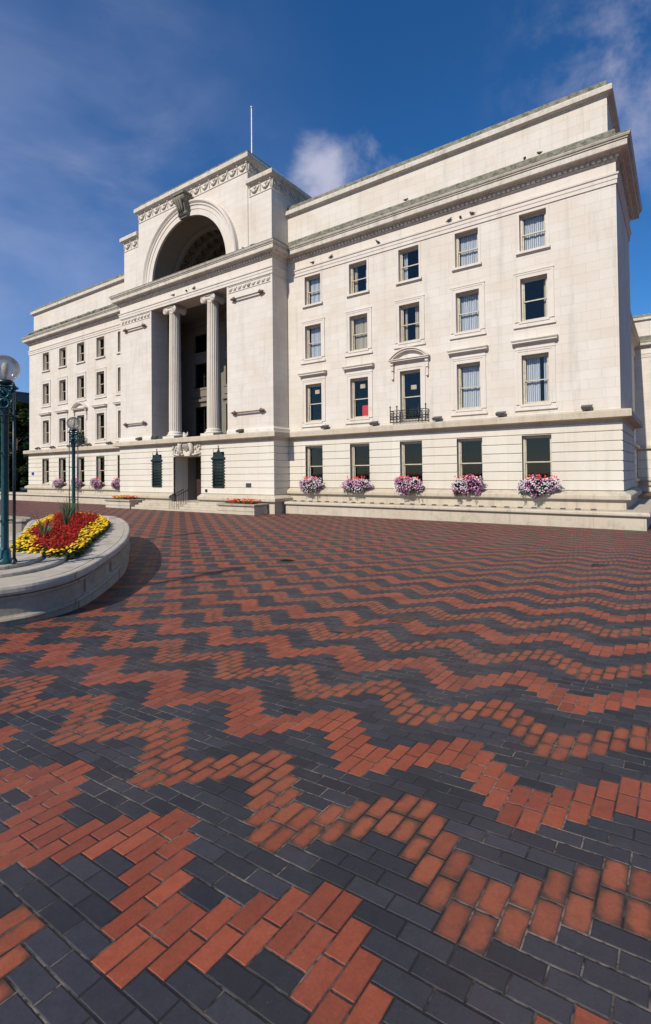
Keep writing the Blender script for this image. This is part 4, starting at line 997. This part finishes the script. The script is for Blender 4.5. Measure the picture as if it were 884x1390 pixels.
# low planters either side of the steps
def step_planter(xc, label, seed, reds):
    rnd = random.Random(seed); y0, y1 = 22.85, 24.1
    t = empty('step_planter', (xc, y0, 0), label, 'planter', 'low planters beside the steps')
    def q(mb, name, mats, **k): o = mb.build(name, mats, t, (-xc, -y0, 0), **k); return o
    m = MB(); m.box(xc-1.6, xc+1.6, y0+.03, y1, -.1, .22); m.box(xc-1.62, xc+1.62, y0, y1+.02, .225, .30); m.box(xc-1.57, xc+1.57, y0+.05, y1-.02, .30, .52)
    q(m, 'trough', M['plinth'])
    m = MB(); m.sweep([(xc-1.6, y0+.02), (xc-1.6+3.2, y0+.02), (xc+1.6, y1), (xc-1.6, y1)], [(-.22, .52), (.03, .52), (.07, .56), (.07, .64), (.03, .67), (-.22, .67)], closed=True); q(m, 'coping', M['planter_wall'])
    m = MB(); m.box(xc-1.4, xc+1.4, y0+.2, y1-.2, .5, .63); q(m, 'soil', M['soil'])
    m = MB()
    for i in range(16): leaves(m, (xc+rnd.uniform(-1.25, 1.25), y0+rnd.uniform(.3, 1.0), .72), (.25, .2, .13), 45, .055, 0, rnd=rnd)
    o = q(m, 'leaves', M['leaf'], fix=False); o['kind'] = 'stuff'
    m = MB()
    for i in range(150):
        x = xc+rnd.uniform(-1.35, 1.35); mi = 0 if (rnd.random() < reds or x > xc+.3) else 1
        bloom(m, (x, y0+rnd.uniform(.2, 1.05), .80+rnd.uniform(-.06, .16)), rnd.uniform(.045, .085), mi, rnd)
    o = q(m, 'flowers', [M['scarlet'], M['yellow']], fix=False); o['kind'] = 'stuff'
    return t
step_planter(CC+6.43, 'low stone planter of red geraniums right of the entrance steps', 5, .98)
step_planter(CC-6.43, 'low stone planter of yellow and red flowers left of the entrance steps', 6, .45)

# ------------------------------------------------------------------ window boxes full of petunias
def window_box(cx, label, seed, w=1.75, h=.95):
    rnd = random.Random(seed)
    t = empty('window_box', (cx, D-.35, 1.75), label, 'window box', 'petunia boxes under the ground floor windows'); hs_ = rnd.uniform(.82, 1.12); lop = rnd.uniform(-.12, .12)
    m = MB(); m.box(-.68, .68, -.12, .12, 0, .22); m.build('trough', M['grey_metal'], t)
    m = MB()
    def surf():
        u = rnd.uniform(-1, 1); v = rnd.uniform(0, 6.283); rr = _m.sqrt(max(0, 1-u*u*.9))*(1+.55*noise.noise(Vector((u*2.2+seed*3.7, v*.6, seed))))
        return Vector((u*w/2, -.06-.34*rr*abs(_m.sin(v)), .16+.40*hs_*rr*_m.cos(v)-.07*rr+lop*u))
    for i in range(1500):
        p = surf()*rnd.uniform(.75, 1.06); leaves(m, p, (.03, .03, .03), 1, .06, 0, rnd=rnd)
    for i in range(9):
        x = rnd.uniform(-w*.42, w*.42); z0 = -.15
        for j in range(rnd.randint(6, 16)): leaves(m, (x+rnd.uniform(-.04, .04), -.34+rnd.uniform(-.05, .05), z0-.02*j), (.03, .03, .03), 2, .045, 0, rnd=rnd)
    o = m.build('leaves', M['leaf'], t, fix=False); o['kind'] = 'stuff'
    m = MB(); cl = [(rnd.uniform(-w/2, w/2), rnd.uniform(-.3, .5), rnd.choice((0, 0, 1, 2, 2))) for _ in range(16)]
    for i in range(560):
        p = surf()*(1.10 if i % 9 == 0 else 1.0)
        best = min(cl, key=lambda c: (c[0]-p.x)**2+(c[1]-p.z)**2); mi = best[2] if rnd.random() < .75 else rnd.choice((0, 1, 2, 2))
        if p.z > .42 and rnd.random() < .28: mi = 3
        bloom(m, p*rnd.uniform(.98, 1.06), rnd.uniform(.022, .044), mi, rnd, 5, (rnd.uniform(-.4, .4), -1, rnd.uniform(0, .8)))
    for i in range(14):
        x = rnd.uniform(-w/2*.8, w/2*.8); bloom(m, (x, -.10+rnd.uniform(-.1, .1), .46+rnd.uniform(0, .16)), .05, 3, rnd, 6, (0, -1, .6))
    o = m.build('flowers', [M['pink'], M['magenta'], M['palepink'], M['scarlet']], t, fix=False); o['kind'] = 'stuff'
POSN = ['beside the portico', 'second from the portico', 'below the iron balcony', 'fourth from the portico', 'nearest the right corner']
for k, cx in enumerate(WX): window_box(cx+(.15 if k == 4 else 0), 'pink petunia window box on the right wing, '+POSN[k], 20+k, 1.85 if k in (1, 4) else 1.6)
POSL = ['beside the portico', 'second from the portico', 'below the iron balcony', 'fourth from the portico']
for k, cx in enumerate(WXL[:4]): window_box(cx, 'small pink petunia window box on the far left wing, '+POSL[k], 40+k, 1.6)

# ------------------------------------------------------------------ floodlights on the string course
def floodlight():
    t = empty('floodlight', (0, 0, 0), '', 'floodlight', 'floodlights on the stone ledge')
    m = MB(); m.add([(-.20,-.16,.14),(.20,-.16,.14),(.20,.10,.24),(-.20,.10,.24),(-.17,-.12,.02),(.17,-.12,.02),(.17,.12,.10),(-.17,.12,.10)], [(0,1,2,3),(4,7,6,5),(0,4,5,1),(1,5,6,2),(2,6,7,3),(3,7,4,0)])
    m.build('housing', M['grey_metal'], t)
    m = MB(); m.box(-.05, .05, -.03, .03, -.02, .1); m.box(-.12, .12, -.06, .06, -.03, -.0); m.build('bracket', M['iron'], t)
    return t
fl = floodlight()
FL = [(-18.05, D-.25, 'between the first and second windows right of the portico'), (-14.55, D-.25, 'just left of the right iron balcony'), (-10.65, D-.25, 'just right of the right iron balcony'),
      (-7.28, D-.25, 'between the fourth and fifth windows of the right wing'), (-3.42, D-.25, 'nearest the right corner of the building'),
      (CC+5.6, P-.25, 'on the right pier ledge of the portico'), (CC-5.5, P-.25, 'on the left pier ledge of the portico'), (CC-3.4, P-.25, 'at the foot of the left portico column'),
      (-41.6, D-.25, 'on the left wing beside the portico'), (-45.0, D-.25, 'just right of the far left balcony'), (-48.3, D-.25, 'just left of the far left balcony'), (-51.6, D-.25, 'second from the far left corner'), (-54.6, D-.25, 'nearest the far left corner')]
for i, (x, y, lb) in enumerate(FL):
    o = fl if i == 0 else copy_tree(fl, (x, y, 5.29))
    o.location = (x, y, 5.29); o['label'] = 'small grey floodlight '+lb; o.scale = (1.15, 1.15, 1.15)
# ------------------------------------------------------------------ pigeons
def pigeon():
    m = MB(); m.tube([(-.17, 0, .07), (-.10, 0, .08), (0, 0, .11), (.08, 0, .14), (.11, 0, .18), (.13, 0, .215), (.16, 0, .22)], [.012, .03, .065, .055, .035, .032, .012], 8)
    m.tube([(.155, 0, .215), (.19, 0, .205)], [.010, .003], 5); m.tube([(.0, .02, .07), (.01, .02, 0)], .006, 4); m.tube([(.0, -.02, .07), (.01, -.02, 0)], .006, 4)
    return m.build('pigeon', M['pigeon'])
pg = pigeon(); props(pg, 'x', 'pigeon', 'pigeons on the ledges')
PG = [(-9.9, D-.30, 15.955, 0, 'leftmost of three on the moulding over the right wing top windows'), (-9.25, D-.10, 15.93, 2, 'middle of three on the moulding over the right wing top windows'), (-8.6, D-.1, 15.93, 3, 'rightmost of three on the moulding over the right wing top windows'),
      (-19.0, D-.1, 15.93, 1, 'on the moulding above the first top window right of the portico'), (-17.6, D-.1, 15.93, 0, 'on the moulding between the first two top windows of the right wing'), (-14.2, D-.1, 15.93, 4, 'alone on the moulding left of the right balcony bay'),
      (-6.0, D+.1, 17.97, 2, 'left one of a pair on the mossy ledge near the right corner'), (-5.3, D+.1, 17.97, 2.6, 'right one of a pair on the mossy ledge near the right corner'), (-12.5, D+.1, 17.97, 1, 'alone on the mossy ledge above the balcony bay'),
      (-22.9, P+.02, 17.60, 1, 'on the ledge right of the great arch'), (-23.7, P+.02, 17.60, 3, 'on the ledge at the right foot of the great arch'), (-36.9, YT+.2, 22.32, 2, 'on the left shoulder of the arched attic'), (-37.6, YT+.2, 22.32, 1, 'at the outer end of the left shoulder of the attic'),
      (-30.9, P-.1, 15.93, 1, 'above the gap left of the left column'), (-29.4, P-.1, 15.93, 2, 'above the gap between the two columns'), (-28.6, P-.1, 15.93, 0, 'above the right column'), (-47, D+.6, 20.44, 1, 'on the roof parapet of the left wing')]
for i, (x, y, z, r, lb) in enumerate(PG):
    o = pg if i == 0 else pg.copy()
    if i: col.objects.link(o)
    o.location = (x, y, z if i else 15.93); o.location.y = y if i else D-.1; o.rotation_euler = (0, 0, r); o['label'] = 'dark pigeon '+lb; o.scale = (1.05, 1.05, 1.05)
for name in ('paint',): pass
for o in [o for o in bpy.data.objects if o.get('_proto') and o.parent is None]: bpy.data.objects.remove(o)
for o in bpy.data.objects:
    if '_proto' in o.keys(): del o['_proto']
# ------------------------------------------------------------------ curved stone planter with the flower bed
ZT = 1.0
def smooth(pts, n=6, closed=True):
    out = []; k = len(pts)
    for i in range(k if closed else k-1):
        p0, p1, p2, p3 = [Vector(pts[j % k] if closed else pts[max(0, min(k-1, j))]) for j in (i-1, i, i+1, i+2)]
        for j in range(n):
            t = j/n; out.append(tuple(.5*((2*p1)+(p2-p0)*t+(2*p0-5*p1+4*p2-p3)*t*t+(3*p1-p0-3*p2+p3)*t**3)))
    return out
# travelling with the outside on the right: clockwise seen from above is reversed, so list counter-clockwise
OUT = [(-8.42, 2.35), (-8.07, 3.26), (-8.02, 3.88), (-8.40, 4.67), (-9.66, 5.97), (-11.24, 7.36), (-13.42, 8.92), (-15.4, 10.12), (-17.3, 11.05), (-18.35, 11.25), (-19.35, 10.75), (-19.65, 9.75), (-19.0, 8.75), (-17.2, 7.75), (-15.1, 6.6), (-14.3, 5.3), (-13.6, 3.6), (-12.4, 2.2), (-10.4, 1.5), (-9.1, 1.6)]
outl = smooth(OUT, 6)
pl = empty('flower_planter', (-12, 6, 0), 'large curved stone planter in the left foreground with red and yellow bedding', 'planter')
PO = (12, -6, 0)
m = MB(); m.sweep(outl, [(-.25, -.3), (-.0, -.3), (.0, .46), (.025, .475), (.035, .50), (.02, .525), (-.02, .54), (-.035, .56), (-.035, .78), (-.01, .79), (.0, .81), (.0, .84), (-.25, .84)], closed=True); m.build('planter_wall', M['planter_wall'], pl, PO)
m = MB(); m.sweep(outl, [(-.85, .848), (-.02, .848), (-.02, .862), (.02, .868), (.035, .90), (.035, .95), (.02, .985), (-.0, .997), (-.04, ZT), (-.10, ZT), (-.105, ZT-.008), (-.12, ZT-.008), (-.125, ZT), (-.85, ZT)], closed=True); m.build('coping', M['planter_stone'], pl, PO)
m = MB(); inn = []
m.sweep(outl, [(-.86, .80), (-.80, .80), (-.80, .99), (-.86, .99)], closed=True)
m.disc(outl, .985); m.build('paved_top', M['planter_stone'], pl, PO)
LAMP1 = (-9.30, 3.85); LAMP2 = (-17.3, 9.35)
for r_, z0, z1, cx_o, cy_o, ey in ((1.36, ZT-.0, ZT+.065, -.85, .02, 1.0), (.86, ZT+.065, ZT+.13, -.66, .0, 1.0)):
    m = MB(); pts = []
    for i in range(60):
        a = 2*math.pi*i/60; rr = r_*(1+.055*math.cos(3*a+.6)); pts.append((LAMP1[0]+cx_o+rr*math.cos(a), LAMP1[1]+cy_o+rr*math.sin(a)*ey))
    m.sweep(pts, [(-.5, z0-.01), (-.015, z0-.01), (0, z0+.01), (0, z1-.015), (-.015, z1), (-.5, z1)], closed=True); m.disc([(LAMP1[0]+cx_o+(x-LAMP1[0]-cx_o)*.99, LAMP1[1]+cy_o+(y-LAMP1[1]-cy_o)*.99) for x, y in pts], z1-.001)
    m.build('lamp_step', M['planter_stone'], pl, PO)
BED = [(-9.42, 5.08), (-10.5, 4.48), (-11.6, 4.95), (-13.1, 5.75), (-15.6, 7.2), (-18.0, 8.75), (-18.55, 9.5), (-18.1, 10.15), (-17.0, 10.05), (-15.0, 9.25), (-13.4, 8.2), (-11.2, 6.5)]
bed = smooth(BED, 5)
m = MB(); m.disc(bed, ZT+.03); m.build('soil', M['soil'], pl, PO)
def inside(x, y, poly):
    c = False; j = len(poly)-1
    for i in range(len(poly)):
        xi, yi = poly[i]; xj, yj = poly[j]
        if (yi > y) != (yj > y) and x < (xj-xi)*(y-yi)/(yj-yi)+xi: c = not c
        j = i
    return c
def edist(x, y, poly): return min(math.hypot(x-p[0], y-p[1]) for p in poly)
bedf = smooth(BED, 14)
rnd = random.Random(11)
YL, RD, LF, LR = MB(), MB(), MB(), MB()
k = 0
while k < 5200:
    x, y = rnd.uniform(-19, -9.2), rnd.uniform(4.3, 10.3)
    if not inside(x, y, bed): continue
    k += 1; d = edist(x, y, bedf)
    lump = .05*noise.noise(Vector((x*3.1, y*3.1, 0)))
    # scalloped border
    bw = .34+.12*math.sin(x*2.4+y*1.9)+.06*noise.noise(Vector((x*5, y*5, 3)))
    if d < bw:
        hgt = .10+.09*min(1, d/.2)+lump+.05*noise.noise(Vector((x*9, y*9, 1)))
        leaves(LF, (x, y, ZT+hgt*.6), (.07, .07, hgt*.4), 5, .042, 0, rnd=rnd)
        if rnd.random() < .42:
            bloom(YL, (x, y, ZT+hgt+rnd.uniform(-.02, .05)), rnd.uniform(.022, .050), 0 if rnd.random() < .95 else 1, rnd, 7, (rnd.uniform(-.5, .5), rnd.uniform(-.7, .2), 1))
    else:
        hgt = .20+lump*1.2+.09*noise.noise(Vector((x*8, y*8, 2)))
        leaves(LR, (x, y, ZT+hgt*.62), (.08, .08, hgt*.42), 5, .048, 0, rnd=rnd)
        if rnd.random() < .50:
            for j in range(5):
                bloom(RD, (x+rnd.uniform(-.035, .035), y+rnd.uniform(-.035, .035), ZT+hgt-.07+j*.035), .032-.003*j, 0, rnd, 5, (rnd.uniform(-1, 1), rnd.uniform(-1, 1), .7))
o = YL.build('marigolds', [M['yellow'], M['orange']], None, fix=False); props(o, 'band of small yellow marigolds edging the curved flower bed', 'flowers', kind='stuff')
o = RD.build('salvias', M['red'], None, fix=False); props(o, 'mass of red salvias filling the middle of the flower bed', 'flowers', kind='stuff')
o = LF.build('marigold_leaves', M['leaf'], None, fix=False); props(o, 'green leaves under the yellow marigolds', 'leaves', kind='stuff')
o = LR.build('salvia_leaves', M['leaf'], None, fix=False); props(o, 'green leaves among the red salvias', 'leaves', kind='stuff')
def spiky(x, y, h, n, label, seed):
    rnd = random.Random(seed); m = MB()
    for i in range(n):
        a = rnd.uniform(0, 6.283); l = h*rnd.uniform(.6, 1.0); lean = rnd.uniform(.12, .6); w = rnd.uniform(.010, .018)
        vs = []; side = Vector((-math.sin(a), math.cos(a), 0))
        for j in range(6):
            t = j/5; p = Vector((math.cos(a)*l*lean*t**1.6, math.sin(a)*l*lean*t**1.6, l*(t-.12*lean*t*t))); ww = w*(1-t)**.6
            vs += [p-side*ww, p+side*ww]
        m.add(vs, [(2*j, 2*j+2, 2*j+3, 2*j+1) for j in range(5)], 0, True)
    o = m.build('sword_leaf_plant', M['blade'], None, (x, y, ZT+.04), fix=False); props(o, label, 'plant', 'spiky plants in the flower bed')
spiky(-16.2, 8.6, .95, 60, 'dense spiky green plant at the foot of the far lamp post', 1)
spiky(-13.9, 7.3, .95, 34, 'tall spiky plant in the middle of the red flowers', 2)
spiky(-11.9, 5.75, .85, 20, 'thin spiky plant near the left edge of the bed', 3)
spiky(-12.4, 6.05, .5, 16, 'short spiky tuft beside the thin spiky plant', 4)

# second planter edge further left
o2 = smooth([(-23.1, 10.0), (-23.4, 10.7), (-25.0, 10.9), (-28.0, 10.2), (-30.5, 9.2), (-29.5, 8.0), (-26.0, 8.8)], 6)
p2 = empty('flower_planter', (-24, 9, 0), 'second curved stone planter, low and grey, behind the near lamp post', 'planter')
m = MB(); m.sweep(o2, [(-.25, -.3), (0, -.3), (0, .60), (-.25, .60)], closed=True); m.build('planter_wall', M['planter_wall'], p2, (24, -9, 0))
m = MB(); m.sweep(o2, [(-.5, .605), (.03, .605), (.06, .66), (.02, .74), (-.5, .75)], closed=True); m.disc(o2, .74); m.build('coping', M['planter_wall'], p2, (24, -9, 0))

# ------------------------------------------------------------------ lamp posts
def lamp(x, y, zb, label):
    t = empty('lamp_post', (x, y, zb), label, 'lamp post', 'teal lamp posts with glass globes')
    H = 4.41-zb
    m = MB(); m.lathe([(.13, 0), (.13, .06), (.095, .10), (.085, .22), (.062, .26), (.058, .30), (.056, H-.75), (.075, H-.73), (.075, H-.68), (.052, H-.65), (.05, H-.26)], 20); m.build('post', M['teal'], t)
    for i in range(4):
        a = math.pi/4*0+.30+i*math.pi/2; cx, cy = .19*math.cos(a), .19*math.sin(a)
        m = MB(); m.tube([(cx, cy, 0), (cx, cy, H-.30)], .0145, 8); m.lathe([(.035, 0), (.035, .03), (.02, .05), (.015, .08)], 10, (cx, cy, 0)); m.sphere((cx, cy, H-.28), .026, 8, 5)
        m.build('side_rod', M['teal_dark'], t)
    for z in (.72, 1.85, H-.80, H-.32):
        m = MB()
        for i in range(4):
            a = .30+i*math.pi/2; m.tube([(.05*math.cos(a), .05*math.sin(a), z), (.19*math.cos(a), .19*math.sin(a), z)], .012, 6)
        if z > 2: m.tube([(.19*math.cos(b_), .19*math.sin(b_), z) for b_ in [k*math.pi/12 for k in range(24)]], .013, 6, closed=True)
        m.build('bracket', M['teal_dark'], t)
    m = MB()   # scrollwork panels below the globe
    for i in range(4):
        a = .30+i*math.pi/2; u = Vector((math.cos(a), math.sin(a), 0))
        for zc_, r in ((H-.44, .062), (H-.60, .062)):
            m.tube([tuple(u*(.12+r*math.cos(b_))+Vector((0, 0, zc_+r*math.sin(b_)))) for b_ in [k*math.pi/8 for k in range(16)]], .011, 6, closed=True)
        m.tube([tuple(u*.06+Vector((0, 0, H-.72))), tuple(u*.12+Vector((0, 0, H-.66))), tuple(u*.06+Vector((0, 0, H-.52))), tuple(u*.13+Vector((0, 0, H-.36))), tuple(u*.18+Vector((0, 0, H-.34)))], .011, 6)
    for i in range(4):
        a = .30+i*math.pi/2; b = a+math.pi/2; p, q = Vector((.19*math.cos(a), .19*math.sin(a), 0)), Vector((.19*math.cos(b), .19*math.sin(b), 0)); c_ = (p+q)/2; uu = (q-p).normalized()
        for zc_ in (H-.43, H-.60):
            m.tube([tuple(c_+uu*.068*math.cos(g)+Vector((0, 0, zc_+.075*math.sin(g)))) for g in [k*math.pi/8 for k in range(16)]], .014, 6, closed=True)
            for s_ in (-1, 1): m.tube([tuple(c_+uu*s_*.125+Vector((0, 0, zc_-.08))), tuple(c_+uu*s_*.085+Vector((0, 0, zc_))), tuple(c_+uu*s_*.125+Vector((0, 0, zc_+.08)))], .012, 5)
    m.build('scrollwork', M['teal'], t)
    m = MB(); m.lathe([(.05, H-.28), (.12, H-.26), (.14, H-.235), (.12, H-.20), (.09, H-.19)], 20); m.build('globe_collar', M['teal_dark'], t)
    m = MB(); m.sphere((0, 0, H), .225, 32, 20); gl = m.build('globe', M['globe'], t)
    m = MB(); m.lathe([(.03, H-.2), (.035, H-.10), (.05, H-.08), (.055, H+.04), (.035, H+.09), (.005, H+.11)], 14); m.build('bulb', M['white_rod'], gl)
lamp(*LAMP1, ZT+.13, 'big teal lamp post on stepped slabs at the left edge of the picture')
lamp(*LAMP2, ZT+.02, 'slim teal lamp post rising behind the red and yellow flowers')

# ------------------------------------------------------------------ covers set in the paving
def cover(x, y, w, l, mt, label, rz=0):
    m = MB(); n = 4; vs = []
    for i in range(n+1):
        for j in range(n+1):
            px_, py_ = x+(i/n-.5)*w, y+(j/n-.5)*l; vs.append((px_-x, py_-y, gz(px_, py_)+.006))
    m.add(vs, [(i*(n+1)+j, (i+1)*(n+1)+j, (i+1)*(n+1)+j+1, i*(n+1)+j+1) for i in range(n) for j in range(n)])
    if mt == 'drain':
        for i in range(9): m.box(-w/2+w*(i+.3)/9, -w/2+w*(i+.55)/9, -l*.42, l*.42, gz(x, y)+.007, gz(x, y)+.014)
    o = m.build('drain_cover', M[mt], None, (x, y, 0)); props(o, label, 'drain cover', 'covers set in the paving')
cover(-1.54, 13.0, .30, .42, 'drain', 'dark rectangular iron drain cover at the right of the paving')
cover(-8.85, 10.75, .34, .34, 'drain', 'small dark drain cover in the paving in front of the right planter')
cover(-3.25, 6.45, .34, .30, 'wornbrick', 'rusty brown cover farthest back of three in mid paving')
cover(-3.72, 6.12, .14, .22, 'wornbrick', 'smallest rusty brown cover, middle one of three in mid paving')
cover(-3.62, 5.62, .30, .26, 'wornbrick', 'rusty brown cover nearest of three in mid paving')


# ------------------------------------------------------------------ trees and a tower beyond the left end of the building
def tree(x, y, h, r, seed, label):
    rnd = random.Random(seed); t = empty('broadleaf_tree', (x, y, 0), label, 'tree', 'trees beyond the left end of the building')
    m = MB(); m.tube([(0, 0, 0), (.1, 0, h*.2), (0, .1, h*.45), (.1, .1, h*.75)], [.32, .26, .2, .08], 8)
    for i in range(7):
        a = rnd.uniform(0, 6.28); z = h*rnd.uniform(.2, .6); m.tube([(0, 0, z), (math.cos(a)*r*.4, math.sin(a)*r*.4, z+h*.12), (math.cos(a)*r*.75, math.sin(a)*r*.75, z+h*.2)], [.12, .08, .03], 6)
    m.build('trunk', M['bark'], t)
    m = MB()
    for i in range(95):
        a = rnd.uniform(0, 6.28); z = rnd.uniform(.06, .97); rr = r*math.sqrt(max(.05, 1-((z-.42)/.60)**2))*rnd.uniform(.2, .95)
        s_ = rnd.uniform(.7, 1.3); leaves(m, (math.cos(a)*rr, math.sin(a)*rr, h*z), (s_, s_, s_*.8), 210, .27, 0, .8, rnd)
    m.build('crown', M['leaf_yew'], t, fix=False)
tree(-83, 36, 14, 4.6, 1, 'dark tree standing right against the far left corner of the building')
tree(-89, 33, 13.5, 4.4, 2, 'dark green tree next left of the one by the corner')
tree(-95, 31, 13, 4.5, 3, 'dark tree at the left edge behind the near lamp post')
tree(-87, 42, 12.5, 5.0, 5, 'dark tree behind the others, seen in the gaps between them')
tree(-78, 42, 12, 4.0, 4, 'smaller dark tree half hidden by the building corner')
tb = empty('tower_block', (-185.8, 77, 0), 'distant dark tower block rising over the trees at the far left', 'building')
m = MB(); m.box(-6, 6, -6, 6, 0, 30); m.box(-6.2, 6.2, -6.2, 6.2, 30, 30.6); m.build('wall', M['tower_clad'], tb)
m = MB()
for k in range(8):
    z = 2+k*3.2; m.box(-5.6, 5.6, -6.06, -6.01, z, z+1.7); m.box(6.01, 6.06, -5.6, 5.6, z, z+1.7)
m.build('window_band', M['tower_glass'], tb)
